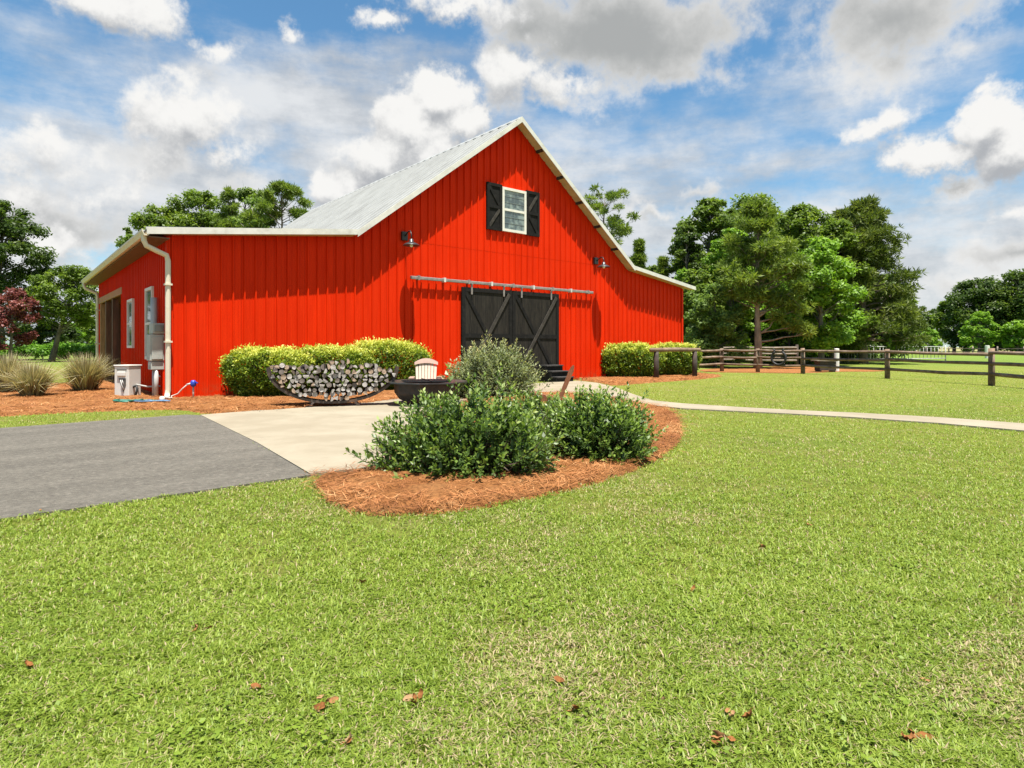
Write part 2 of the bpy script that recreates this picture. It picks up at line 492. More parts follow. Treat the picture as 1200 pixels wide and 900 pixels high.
class Geo:
    def __init__(s):
        s.v, s.f, s.m, s.uv = [], [], [], None

    def add(s, vs_, fs, mi=0):
        o = len(s.v)
        s.v += [tuple(x) for x in vs_]
        for f in fs:
            s.f.append([o + i for i in f])
            s.m.append(mi)

    def hexa(s, p, mi=0):
        """eight corners: four below (counter-clockwise), four above"""
        s.add(p, [(3, 2, 1, 0), (4, 5, 6, 7), (0, 1, 5, 4), (1, 2, 6, 5), (2, 3, 7, 6), (3, 0, 4, 7)], mi)

    def box(s, F, a0, a1, b0, b1, z0, z1, mi=0):
        s.hexa([F(a0, b0, z0), F(a1, b0, z0), F(a1, b1, z0), F(a0, b1, z0), F(a0, b0, z1), F(a1, b0, z1), F(a1, b1, z1), F(a0, b1, z1)], mi)

    def bar(s, p, q, w, h, up=(0, 0, 1), mi=0):
        """a straight rectangular bar from p to q, w wide and h deep along up"""
        p, q, up = Vector(p), Vector(q), Vector(up)
        d = (q - p).normalized()
        x = d.cross(up).normalized() * (w / 2)
        y = x.cross(d).normalized() * (h / 2)
        s.hexa([p - x - y, p + x - y, q + x - y, q - x - y, p - x + y, p + x + y, q + x + y, q - x + y], mi)

    def tube(s, path, rad, n=8, cap=True, mi=0):
        path = [Vector(p) for p in path]
        if not hasattr(rad, '__len__'):
            rad = [rad] * len(path)
        o = len(s.v)
        prev = None
        for i, p in enumerate(path):
            t = (path[min(i + 1, len(path) - 1)] - path[max(i - 1, 0)]).normalized()
            if prev is None:
                a = Vector((0, 0, 1)) if abs(t.z) < .9 else Vector((1, 0, 0))
                x = t.cross(a).normalized()
            else:
                x = (prev - t * prev.dot(t)).normalized()
            prev = x
            y = t.cross(x)
            for k in range(n):
                an = 2 * math.pi * k / n
                s.v.append(tuple(p + (x * math.cos(an) + y * math.sin(an)) * rad[i]))
        for i in range(len(path) - 1):
            for k in range(n):
                k2 = (k + 1) % n
                s.f.append([o + i * n + k, o + i * n + k2, o + (i + 1) * n + k2, o + (i + 1) * n + k])
                s.m.append(mi)
        if cap:
            s.f.append([o + k for k in range(n)][::-1])
            s.m.append(mi)
            e = o + (len(path) - 1) * n
            s.f.append([e + k for k in range(n)])
            s.m.append(mi)

    def lathe(s, c, prof, n=24, mi=0):
        """prof: (radius, height) pairs, about a vertical axis through c"""
        o = len(s.v)
        for r, z in prof:
            for k in range(n):
                an = 2 * math.pi * k / n
                s.v.append((c[0] + r * math.cos(an), c[1] + r * math.sin(an), c[2] + z))
        for i in range(len(prof) - 1):
            for k in range(n):
                k2 = (k + 1) % n
                s.f.append([o + i * n + k, o + i * n + k2, o + (i + 1) * n + k2, o + (i + 1) * n + k])
                s.m.append(mi)

    def prism(s, ring, off, mi=0):
        """closed ring of points swept by the vector off"""
        n = len(ring)
        off = Vector(off)
        a = [Vector(p) for p in ring]
        s.add(a + [p + off for p in a], [tuple(range(n))[::-1], tuple(range(n, 2 * n))] + [(i, (i + 1) % n, n + (i + 1) % n, n + i) for i in range(n)], mi)


def raw_mesh(name, v, f, mats, mi=None, smooth=False, uv=None, var=None):
    me = bpy.data.meshes.new(name)
    me.from_pydata(v, [], f)
    for mt in (mats if isinstance(mats, (list, tuple)) else [mats]):
        me.materials.append(MATS[mt])
    if mi is not None:
        me.polygons.foreach_set('material_index', mi)
    if smooth:
        me.polygons.foreach_set('use_smooth', [True] * len(me.polygons))
    if uv is not None:
        L = me.uv_layers.new(name='UVMap')
        idx = np.zeros(len(me.loops), dtype=np.int32)
        me.loops.foreach_get('vertex_index', idx)
        L.data.foreach_set('uv', np.asarray(uv, dtype=np.float32)[idx].ravel())
    me.update()
    return me


def np_mesh(name, V, loops, sizes, mat, var=None, smooth=False):
    """big meshes straight from numpy arrays"""
    me = bpy.data.meshes.new(name)
    V = np.asarray(V, dtype=np.float32).reshape(-1, 3)
    loops = np.asarray(loops, dtype=np.int32).ravel()
    sizes = np.asarray(sizes, dtype=np.int32)
    me.vertices.add(len(V))
    me.vertices.foreach_set('co', V.ravel())
    me.loops.add(len(loops))
    me.loops.foreach_set('vertex_index', loops)
    me.polygons.add(len(sizes))
    st = np.zeros(len(sizes), dtype=np.int32)
    st[1:] = np.cumsum(sizes)[:-1]
    me.polygons.foreach_set('loop_start', st)
    me.polygons.foreach_set('loop_total', sizes)
    if smooth:
        me.polygons.foreach_set('use_smooth', np.ones(len(sizes), dtype=bool))
    me.update(calc_edges=True)
    if var is not None:
        at = me.attributes.new('var', 'FLOAT', 'POINT')
        at.data.foreach_set('value', np.asarray(var, dtype=np.float32))
    me.materials.append(MATS[mat])
    return me


def tag(o, label=None, cat=None, group=None, kind=None):
    for k, v in (('label', label), ('category', cat), ('group', group), ('kind', kind)):
        if v:
            o[k] = v
    return o


def thing(name, label, cat, loc=(0, 0, 0), group=None):
    o = bpy.data.objects.new(name, None)
    o.empty_display_size = .2
    o.location = loc
    COL.objects.link(o)
    ORI[o.name] = Vector(loc)
    return tag(o, label, cat, group)


def link_mesh(name, me, parent=None, loc=None):
    """me is in world coordinates: shift it to the origin of its thing"""
    o = bpy.data.objects.new(name, me)
    COL.objects.link(o)
    base = ORI[parent.name] if parent is not None else Vector(loc or (0, 0, 0))
    n = len(me.vertices)
    if n and base.length > 0:
        a = np.zeros(n * 3, dtype=np.float32)
        me.vertices.foreach_get('co', a)
        a = (a.reshape(-1, 3) - np.array(base, dtype=np.float32)).ravel()
        me.vertices.foreach_set('co', a)
        me.update()
    if parent is not None:
        o.parent = parent
    else:
        o.location = base
    ORI[o.name] = base
    return o


def part(name, g, mats, parent, bevel=0, smooth=False, label=None, uv=None):
    me = raw_mesh(name, g.v, g.f, mats, g.m, smooth, uv)
    o = link_mesh(name, me, parent)
    if bevel:
        md = o.modifiers.new('bevel', 'BEVEL')
        md.width = bevel
        md.segments = 2
        md.limit_method = 'ANGLE'
    if label:
        o['label'] = label
    return o


def single(name, g, mats, label, cat, loc=(0, 0, 0), group=None, bevel=0, smooth=False, kind=None):
    me = raw_mesh(name, g.v, g.f, mats, g.m, smooth)
    o = link_mesh(name, me, None, loc)
    if bevel:
        md = o.modifiers.new('bevel', 'BEVEL')
        md.width = bevel
        md.segments = 2
        md.limit_method = 'ANGLE'
    return tag(o, label, cat, group, kind)


def copy_tree(o, parent=None):
    c = o.copy()
    COL.objects.link(c)
    if parent is not None:
        c.parent = parent
    for ch in list(o.children):
        copy_tree(ch, c)
    return c


def G(px, py, z=0.0):
    """the point at height z seen along this sight line of the surveyed photograph"""
    Y = (CAM_H - z) * FOC / (py - HOR)
    return Vector(((px - PCX) / FOC * Y, Y, z))


def X_at(px, Y):
    return (px - PCX) / FOC * Y


def Z_at(py, Y):
    return CAM_H + (HOR - py) / FOC * Y


def inside(poly, x, y):
    poly = np.asarray([(p[0], p[1]) for p in poly])
    r = np.zeros(len(x), dtype=bool)
    n = len(poly)
    for i in range(n):
        x0, y0 = poly[i]
        x1, y1 = poly[(i + 1) % n]
        if y0 == y1:
            continue
        c = (y0 > y) != (y1 > y)
        r ^= c & (x < (x1 - x0) * (y - y0) / (y1 - y0) + x0)
    return r


def vnoise(x, y, cell, seed):
    """smooth value noise on a grid, 0..1"""
    g = np.random.default_rng(seed).random((256, 256))
    xi, yi = np.asarray(x) / cell + 1000, np.asarray(y) / cell + 1000
    x0, y0 = np.floor(xi).astype(int), np.floor(yi).astype(int)
    fx, fy = xi - x0, yi - y0
    fx, fy = fx * fx * (3 - 2 * fx), fy * fy * (3 - 2 * fy)
    a, b_, c_, d_ = g[x0 % 256, y0 % 256], g[(x0 + 1) % 256, y0 % 256], g[x0 % 256, (y0 + 1) % 256], g[(x0 + 1) % 256, (y0 + 1) % 256]
    return (a * (1 - fx) + b_ * fx) * (1 - fy) + (c_ * (1 - fx) + d_ * fx) * fy


# ------------------------------------------------------------------ leaves
def unit(a):
    return a / np.maximum(np.linalg.norm(a, axis=-1, keepdims=True), 1e-9)


def leaves(P, D, N, L, W, fold=0.0):
    """one diamond leaf per row: foot P, direction D, face normal N, length L, width W"""
    P, D, N = np.asarray(P), unit(np.asarray(D)), np.asarray(N)
    S = unit(np.cross(D, N))
    Nn = np.cross(S, D)
    L, W = np.asarray(L)[:, None], np.asarray(W)[:, None]
    mid = P + D * L * .45
    a = mid + S * W * .5 + Nn * L * fold
    b_ = mid - S * W * .5 + Nn * L * fold
    t = P + D * L
    V = np.stack([P, a, t, b_], 1).reshape(-1, 3)
    n = len(P)
    lp = np.arange(n * 4)
    return V, lp, np.full(n, 4)


def rnd_dirs(n, r=rng):
    return unit(r.normal(size=(n, 3)))


def leaf_crown(cl, per, size, r, upb=.85, flat=1.0, elong=.5):
    """cl: rows of (x, y, z, radius). A cluster of leaf faces round each, thickest near its surface."""
    cl = np.asarray(cl)
    w = cl[:, 3] ** 2
    cnt = np.maximum(20, (per * w / w.sum())).astype(int)
    idx = np.repeat(np.arange(len(cl)), cnt)
    n = len(idx)
    d = rnd_dirs(n, r)
    rad = r.random(n) ** .5
    off = d * rad[:, None] * cl[idx, 3:4]
    # ragged outline: each cluster gets its own lobes
    ph = r.random((len(cl), 3)) * 6.28
    lob = 1 + .28 * np.sin(d[:, 0] * 4 + ph[idx, 0]) * np.sin(d[:, 1] * 4 + ph[idx, 1]) + .14 * np.sin(d[:, 2] * 9 + ph[idx, 2])
    off *= lob[:, None]
    off[:, 2] *= .72 * flat
    P = cl[idx, :3] + off
    nn = unit(d * .7 + r.normal(size=(n, 3)) * .65 + np.array([0, 0, upb]))
    dr = unit(np.cross(nn, r.normal(size=(n, 3))))
    L = size * (.7 + .6 * r.random(n))
    V, lp, sz = leaves(P - dr * L[:, None] * .5, dr, nn, L, L * elong * (.8 + .4 * r.random(n)))
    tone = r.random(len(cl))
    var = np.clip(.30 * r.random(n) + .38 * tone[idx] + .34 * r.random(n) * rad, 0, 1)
    return V, lp, sz, np.repeat(var, 4)


def needle_crown(cl, per, size, r):
    """pine: tufts of needles in flattened sprays"""
    cl = np.asarray(cl)
    w = cl[:, 3] ** 2
    cnt = np.maximum(6, per * w / w.sum()).astype(int)
    ti = np.repeat(np.arange(len(cl)), cnt)
    nt = len(ti)
    d = rnd_dirs(nt, r)
    off = d * (r.random(nt) ** .45)[:, None] * cl[ti, 3:4]
    off[:, 2] = off[:, 2] * .48 + .16 * np.hypot(off[:, 0], off[:, 1])
    off *= (1 + .35 * np.sin(d[:, 0] * 5 + ti)[:, None] * np.sin(d[:, 1] * 5 + ti * 2)[:, None])
    T = cl[ti, :3] + off
    ax = unit(d * .8 + np.array([0, 0, .7]))
    k = 11
    P = np.repeat(T, k, 0)
    D = unit(np.repeat(ax, k, 0) * .55 + rnd_dirs(nt * k, r))
    n = nt * k
    L = size * (.7 + .6 * r.random(n))
    V, lp, sz = leaves(P, D, rnd_dirs(n, r), L * 1.25, L * .22)
    tone = r.random(len(cl))
    var = np.clip(np.repeat(.35 * tone[ti] + .3 * r.random(nt), k) + .35 * r.random(n), 0, 1)
    return V, lp, sz, np.repeat(var, 4)


def wander(p, q, n, amp, r):
    p, q = np.asarray(p, float), np.asarray(q, float)
    t = np.linspace(0, 1, n)[:, None]
    a = p + (q - p) * t
    j = r.normal(size=(n, 3)) * amp
    j[0] = 0
    j[-1] = 0
    j[:, 2] *= .5
    return a + j


def tree(name, label, loc, h, w, kind='oak', leaf='leaf_oak', trunk='trunk_grey', base=.25, n_cl=46, per=260, size=.26, seed=1, tr=.22, lean=(0, 0), depth=None, group=None, low=0.0, extra=None, gap=.0, crown_shape=None):
    """h: height, w: crown width, base: share of the height below the crown"""
    r = np.random.default_rng(seed)
    x, y = loc[0], loc[1]
    depth = depth or w
    per, n_cl = int(per * (2.1 if kind == 'oak' else 1.25)), int(n_cl * (1.75 if kind == 'oak' else 1.8))
    root = thing(name, label, 'tree', (x, y, 0), group)
    top = np.array([x + lean[0], y + lean[1], h])
    zb = h * base
    cl = []
    tries = 0
    cmin = .085 if kind == 'pine' else .098
    while len(cl) < n_cl and tries < 6000:
        tries += 1
        t = r.random() ** .85
        z = zb + (h - zb) * t
        if kind == 'pine':
            prof = (1 - t) ** .55 * (.55 + .45 * min(1, t * 4)) if crown_shape is None else crown_shape(t)
        elif kind == 'cone':
            prof = (1 - t) ** .9
        else:
            prof = math.sqrt(max(0, 1 - (2 * t - .86) ** 2 / 1.35)) if crown_shape is None else crown_shape(t)
        an = r.random() * 6.283
        rr = prof * (.25 + .75 * math.sqrt(r.random()))
        rad = w * cmin * (.7 + .75 * r.random()) * (1.0 if t < .85 else .8)
        cx = x + lean[0] * (z / h) + math.cos(an) * max(0, rr * w / 2 - rad * .5)
        cy = y + lean[1] * (z / h) + math.sin(an) * max(0, rr * depth / 2 - rad * .5)
        c = (cx, cy, min(z, h - rad * .6), rad)
        if gap and any((c[0] - e[0]) ** 2 + (c[1] - e[1]) ** 2 + 1.6 * (c[2] - e[2]) ** 2 < (gap * (c[3] + e[3])) ** 2 for e in cl):
            continue
        cl.append(c)
    if extra:
        cl += extra
    g = Geo()
    bend = [(x, y, -.1)]
    for i in range(1, 7):
        f = i / 6
        wv = .0035 if kind != 'oak' else .011
        bend.append((x + lean[0] * f + r.normal() * wv * h * (f < 1), y + lean[1] * f + r.normal() * wv * h, h * f * .94))
    rads = [tr * 1.35, tr * 1.0] + [tr * (1 - .85 * i / 6) for i in range(2, 7)]
    g.tube(bend, rads, 9)
    bz = np.array([p[2] for p in bend])
    bx = np.array([p[0] for p in bend])
    by = np.array([p[1] for p in bend])
    for c in cl:
        up = .12 if kind == 'pine' else .34
        zs = max(h * .16, min(c[2] - up * math.hypot(c[0] - x, c[1] - y) - .1 * r.random() * h, h * .88))
        s = (np.interp(zs, bz, bx), np.interp(zs, bz, by), zs)
        rb = max(.025, tr * .38 * (1 - zs / h * .7))
        path = wander(s, (c[0], c[1], c[2]), 5, .035 * math.dist(s, c[:3]), r)
        path[1:4, 2] += np.array([.2, .25, .15]) * (.12 * math.dist(s, c[:3])) * (1 if kind != 'pine' else -1)
        g.tube(path, [rb, rb * .8, rb * .6, rb * .42, rb * .22], 5, cap=False)
        for _ in range(2):
            e = np.array(c[:3]) + r.normal(size=3) * c[3] * .55
            g.tube([path[3], (path[3] + e) / 2 + r.normal(size=3) * .06, e], [rb * .36, rb * .24, rb * .1], 4, cap=False)
    part('trunk', g, trunk, root, smooth=True)
    if kind in ('pine', 'cone'):
        V, lp, sz, var = needle_crown(cl, per, size, r)
    else:
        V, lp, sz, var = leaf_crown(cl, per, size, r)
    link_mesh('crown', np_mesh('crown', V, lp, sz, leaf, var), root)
    return root


# ------------------------------------------------------------------ the ground and what is laid on it
def sheet(name, poly, z, mat, label=None, cat=None, kind='structure', thick=0.0):
    g = Geo()
    top = [(p[0], p[1], z) for p in poly]
    n = len(top)
    if thick:
        bot = [(p[0], p[1], z - thick) for p in poly]
        g.add(top + bot, [tuple(range(n))] + [(i, n + i, n + (i + 1) % n, (i + 1) % n) for i in range(n)])
    else:
        g.add(top, [tuple(range(n))])
    me = raw_mesh(name, g.v, g.f, mat, g.m)
    me.validate()
    if me.polygons[0].normal.z < 0:
        me.flip_normals()
    o = link_mesh(name, me, None)
    return tag(o, label, cat, None, kind)


def smooth_poly(pts, it=2):
    p = [Vector((a[0], a[1])) for a in pts]
    for _ in range(it):
        q = []
        for i in range(len(p)):
            a, b_ = p[i], p[(i + 1) % len(p)]
            q += [a * .75 + b_ * .25, a * .25 + b_ * .75]
        p = q
    return p


g = Geo()
g.add([(-700, -60, 0), (700, -60, 0), (700, 900, 0), (-700, 900, 0)], [(0, 1, 2, 3)])
single('ground', g, 'turf', 'mown lawn and pasture running to the treeline', 'ground', kind='structure')

A1, A2 = G(218, 487), G(0, 503)
B1, B2 = G(364, 559), G(0, 611)
ASPHALT = [A1, A2, A2 + (A2 - A1) * 7, B2 + (B2 - B1) * 7, B2, B1, G(300, 520), G(237, 488)]
PAD = [G(235, 487.8), G(300, 482.5), G(360, 478), G(420, 474), G(470, 468), G(520, 461), G(560, 456), G(600, 452.5), G(640, 449), G(678, 447), G(700, 449.5),
       G(722, 455), G(742, 463), G(765, 470.5), G(800, 474), G(860, 478), G(930, 482), G(1000, 485), G(1100, 490.5), G(1200, 498), G(1330, 511), G(1480, 531), Vector((14, 6.7, 0)), Vector((20, 5.9, 0)), Vector((26, 5.8, 0)),
       Vector((26, 4.9, 0)), Vector((20, 5.0, 0)), Vector((14, 5.75, 0)), G(1480, 546), G(1330, 522), G(1200, 506.5), G(1100, 497.5), G(1000, 490.5), G(930, 486.5), G(860, 483), G(800, 480), G(768, 476.5), G(735, 470),
       G(705, 464), G(665, 461), G(620, 461), G(575, 464.5), G(530, 474), G(490, 492), G(468, 515), G(455, 545), G(420, 552), G(364, 558.2), G(300, 520)]
ISLAND = smooth_poly([G(364, 560), G(372, 585), G(405, 602), G(455, 608), G(540, 602), G(640, 583), G(740, 556), G(795, 526), G(802, 503), G(792, 482.5), G(768, 477.5),
                      G(735, 471), G(705, 465), G(665, 462), G(620, 462), G(575, 465.5), G(530, 475), G(490, 493), G(468, 516), G(455, 546), G(420, 553), G(390, 556)], 2)
sheet('drive', ASPHALT, .022, 'asphalt', 'grey asphalt drive at the left with tyre-worn bands', 'drive', thick=.05)
sheet('walk', PAD, .030, 'concrete', 'pale concrete apron and curving walk before the barn', 'walk', thick=.06)

# ------------------------------------------------------------------ the barn
CX, CY = -9.08, 16.10
DX, DY = .7684, .6400            # along the front wall
NX, NY = .6400, -.7684           # outward from the front wall
BASE = Vector((CX, CY, 0))


def W(s, o, z):
    return (CX + s * DX + o * NX, CY + s * DY + o * NY, z)


def WS(L, q, z):
    """side wall: L back from the front corner, q outward"""
    return (CX - L * NX - q * DX, CY - L * NY - q * DY, z)


def s_of(px, o=0.0):
    a = (px - PCX) / FOC
    return (a * (CY + o * NY) - (CX + o * NX)) / (DX - a * DY)


def z_of(px, py, o=0.0):
    s = s_of(px, o)
    return Z_at(py, CY + s * DY + o * NY)


OV_G, OV_S = .42, .415
WID = s_of(799)
SK1, SK2, SP = s_of(413, OV_G), s_of(741, OV_G), s_of(611.5, OV_G)
ZK = 5.0
ZP = z_of(611.5, 138, OV_G)
SK1, SK2 = SP - (SK2 - SK1) / 2, SP + (SK2 - SK1) / 2
EL_, ER_ = -.55, WID + .55
ZE = 4.38
BACK = 20.6
SHED_BACK = 15.0
print('barn', WID, SK1, SK2, SP, ZP)


def roof_z(s):
    """top of the roof over the front wall"""
    if s < SK1:
        return ZE + (ZK - ZE) * (s - EL_) / (SK1 - EL_)
    if s < SP:
        return ZK + (ZP - ZK) * (s - SK1) / (SP - SK1)
    if s < SK2:
        return ZP + (ZK - ZP) * (s - SP) / (SK2 - SP)
    return ZK + (ZE - ZK) * (s - SK2) / (ER_ - SK2)


barn = thing('barn', 'large red metal barn with a white gabled roof and black sliding doors', 'barn', BASE)


def ribbed(g, F, length, zfun, z0, period=.305, rib=.052, lift=0.0, knots=(), skip=None, start=0.06):
    """a sheet of ribbed siding: F(along, out, z)"""
    pts = [(0, 0)]
    s = start
    while s + .1 < length:
        pts += [(s, 0), (s + .018, rib), (s + .052, rib), (s + .070, 0), (s + .155, 0), (s + .163, .005), (s + .177, .005), (s + .185, 0), (s + .235, 0), (s + .243, .005), (s + .257, .005), (s + .265, 0)]
        s += period
    pts.append((length, 0))
    ss = [p[0] for p in pts]
    for k in knots:
        if all(abs(k - a) > .001 for a in ss):
            pts.append((k, float(np.interp(k, ss, [p[1] for p in pts if True][:len(ss)]))))
    pts.sort()
    for (a, oa), (b_, ob) in zip(pts[:-1], pts[1:]):
        za, zb = zfun(a), zfun(b_)
        lo = z0((a + b_) / 2) if callable(z0) else z0
        if max(za, zb) <= lo:
            continue
        za, zb = max(za, lo), max(zb, lo)
        g.add([F(a, oa + lift, lo), F(b_, ob + lift, lo), F(b_, ob + lift, zb), F(a, oa + lift, za)], [(0, 1, 2, 3)])


ZSEAM = 5.02
g = Geo()
under = lambda s: roof_z(s) - .10
ribbed(g, W, WID, lambda s: min(under(s), ZSEAM), .02, knots=(SK1, SK2))
part('front_wall', g, 'red_siding', barn)
g = Geo()
ribbed(g, W, WID, under, ZSEAM - .05, lift=.004, knots=(SK1, SK2, SP))
part('gable_wall', g, 'red_siding', barn)
# side wall with the porch opening at its far end, and the two walls out of sight
OPN0, OPN1, OPZ = 8.0, 14.6, 3.34
g = Geo()
ribbed(g, WS, SHED_BACK, lambda s: ZE + .02, lambda s: OPZ if OPN0 < s < OPN1 else .02)
part('side_wall', g, 'red_siding', barn)
g = Geo()
Fb = lambda s, o, z: (CX + s * DX - (BACK - .25) * NX, CY + s * DY - (BACK - .25) * NY, z)
seg = [SK1, SP, SK2, WID]
for a, b_ in zip(seg[:-1], seg[1:]):
    g.add([Fb(b_, 0, 0), Fb(a, 0, 0), Fb(a, 0, under(a)), Fb(b_, 0, under(b_))], [(0, 1, 2, 3)])
g.add([WS(SHED_BACK, 0, 0), WS(SHED_BACK, -SK1, 0), WS(SHED_BACK, -SK1, under(SK1)), WS(SHED_BACK, 0, under(0))], [(0, 1, 2, 3)])
Fl = lambda L, z: (CX + SK1 * DX - L * NX, CY + SK1 * DY - L * NY, z)
g.add([Fl(SHED_BACK, 0), Fl(BACK - .25, 0), Fl(BACK - .25, ZK - .1), Fl(SHED_BACK, ZK - .1)], [(0, 1, 2, 3)])
Fr = lambda L, z: (CX + WID * DX - L * NX, CY + WID * DY - L * NY, z)
g.add([Fr(0, 0), Fr(BACK - .25, 0), Fr(BACK - .25, under(WID)), Fr(0, under(WID))], [(0, 1, 2, 3)])
part('rear_wall', g, 'red_siding', barn)

# corner trims of the front wall
g = Geo()
g.box(W, WID - .09, WID + .04, -.1, .062, .02, under(WID) - .05)
part('corner_trim', g, 'red_siding', barn)
g = Geo()
g.box(W, -.045, .05, -.10, .060, .02, under(0) - .05)
part('corner_trim', g, 'red_siding', barn)

# roof: ribbed sheets running down the slopes
TH = .05


def roof_sheet(g, s0, s1, L0, L1):
    """between two s positions (their heights from roof_z), ribs up the slope"""
    z0, z1 = roof_z(s0 + 1e-6 if s0 < s1 else s0), roof_z(s1 - 1e-6)
    P = lambda s, z, L: (CX + s * DX - L * NX, CY + s * DY - L * NY, z)
    pts = [(L0, 0)]
    L = L0 + .1
    while L + .1 < L1:
        pts += [(L, 0), (L + .012, .07), (L + .06, .07), (L + .072, 0)]
        L += .56
    pts.append((L1, 0))
    for (a, ha), (b_, hb) in zip(pts[:-1], pts[1:]):
        g.add([P(s0, z0 + ha, a), P(s1, z1 + ha, a), P(s1, z1 + hb, b_), P(s0, z0 + hb, b_)], [(0, 1, 2, 3)])
    g.add([P(s0, z0 - TH, L0), P(s1, z1 - TH, L0), P(s1, z1 - TH, L1), P(s0, z0 - TH, L1)], [(3, 2, 1, 0)])
    for Le in (L0, L1):
        g.add([P(s0, z0 - TH, Le), P(s1, z1 - TH, Le), P(s1, z1, Le), P(s0, z0, Le)], [(0, 1, 2, 3)])


g = Geo()
roof_sheet(g, SK1, SP, -OV_G, BACK)
roof_sheet(g, SP, SK2, -OV_G, BACK)
roof_sheet(g, EL_, SK1, -OV_S, SHED_BACK + .3)
roof_sheet(g, SK2, ER_, -OV_S, BACK)
roof = part('roof', g, 'roof_white', barn)
g = Geo()
P3 = lambda s, z, L: Vector((CX + s * DX - L * NX, CY + s * DY - L * NY, z))
for sg in (-1, 1):
    sl_ = (ZP - ZK) / (SP - SK1)
    w_ = .2
    g.hexa([P3(SP, ZP + .03, -OV_G - .01), P3(SP, ZP + .03, BACK + .01), P3(SP + sg * w_, ZP + .035 - sl_ * w_, BACK + .01), P3(SP + sg * w_, ZP + .035 - sl_ * w_, -OV_G - .01),
            P3(SP, ZP + .055, -OV_G - .01), P3(SP, ZP + .055, BACK + .01), P3(SP + sg * w_, ZP + .05 - sl_ * w_, BACK + .01), P3(SP + sg * w_, ZP + .05 - sl_ * w_, -OV_G - .01)])
part('ridge_cap', g, 'roof_white', roof)


def rake(g, s0, s1, o, up=.035, dn=.17, t=.035):
    z0, z1 = roof_z(s0 + (1e-6 if s0 < s1 else -1e-6)), roof_z(s1 - (1e-6 if s0 < s1 else -1e-6))
    g.hexa([W(s0, o, z0 - dn), W(s1, o, z1 - dn), W(s1, o + t, z1 - dn), W(s0, o + t, z0 - dn), W(s0, o, z0 + up), W(s1, o, z1 + up), W(s1, o + t, z1 + up), W(s0, o + t, z0 + up)])


for a, b_, o in ((EL_, SK1 + .05, OV_S), (SK1, SP, OV_G), (SP, SK2, OV_G), (SK2 - .05, ER_, OV_S)):
    g = Geo()
    rake(g, a, b_, o + .002, dn=.17 if o == OV_G else .135)
    part('fascia', g, 'trim_white', barn)
# soffit panels with the dark purlin ends between them (gable), plain soffit (sheds)
g = Geo()
gp = Geo()
for s0, s1, o in ((SK1, SP, OV_G), (SP, SK2, OV_G)):
    N_ = 6
    for k in range(N_):
        a, b_ = s0 + (s1 - s0) * k / N_ + .05, s0 + (s1 - s0) * (k + 1) / N_ - .05
        za, zb = roof_z(a) - .10, roof_z(b_) - .10
        g.hexa([W(a, .03, za - .02), W(b_, .03, zb - .02), W(b_, o - .005, zb - .02), W(a, o - .005, za - .02), W(a, .03, za), W(b_, .03, zb), W(b_, o - .005, zb), W(a, o - .005, za)])
    for k in range(1, N_):
        a = s0 + (s1 - s0) * k / N_
        za = roof_z(a) - .07
        gp = Geo()
        gp.box(W, a - .05, a + .05, .03, o - .004, za - .11, za - .015)
        part('purlin', gp, 'purlin_dark', barn)
for s0, s1 in ((EL_, SK1), (SK2, ER_)):
    za, zb = roof_z(s0 + 1e-6) - .085, roof_z(s1 - 1e-6) - .085
    g.hexa([W(s0, .03, za - .02), W(s1, .03, zb - .02), W(s1, OV_S - .005, zb - .02), W(s0, OV_S - .005, za - .02), W(s0, .03, za), W(s1, .03, zb), W(s1, OV_S - .005, zb), W(s0, OV_S - .005, za)])
part('soffit', g, 'soffit_cream', barn)
g = Geo()
g.box(WS, -OV_S + .03, SHED_BACK + .28, .03, .50, ZE - .20, ZE - .17)
part('eave_soffit', g, 'porch_wood', barn)

# gutter along the side eave and its downspouts
g = Geo()
prof = [(.50, -.02), (.50, -.155), (.56, -.175), (.61, -.17), (.635, -.11), (.66, -.06), (.665, -.015), (.645, -.015), (.625, -.09), (.60, -.14), (.52, -.145), (.52, -.02)]
n = len(prof)
a = [WS(-OV_S - .02, q, ZE + z) for q, z in prof]
b_ = [WS(SHED_BACK + .3, q, ZE + z) for q, z in prof]
g.add(a + b_, [tuple(range(n))[::-1], tuple(range(n, 2 * n))] + [(i, (i + 1) % n, n + (i + 1) % n, n + i) for i in range(n)])
gut = part('gutter', g, 'gutter_cream', barn)


def downspout(L, q0, L1, q1):
    g = Geo()
    path = [WS(L, q0, ZE - .15), WS(L, q0, ZE - .28), WS(L + (L1 - L) * .12, q0 - (q0 - q1) * .10, ZE - .40), WS(L + (L1 - L) * .5, q0 - (q0 - q1) * .5, ZE - .50), WS(L + (L1 - L) * .9, q1 + (q0 - q1) * .06, ZE - .60),
            WS(L1, q1, ZE - .74), WS(L1, q1, ZE - .95), WS(L1, q1, .26), WS(L1 - .02, q1 + .02, .14), WS(L1 - .18, q1 + .06, .08)]
    g.tube(path, .066, 10)
    for z in (3.0, 1.5):
        g.box(WS, L1 - .088, L1 + .088, q1 - .088, q1 + .088, z, z + .045)
    return part('downspout', g, 'gutter_cream', barn, smooth=False)


downspout(-.22, .58, -.13, .02)
downspout(14.9, .58, 14.75, .10)

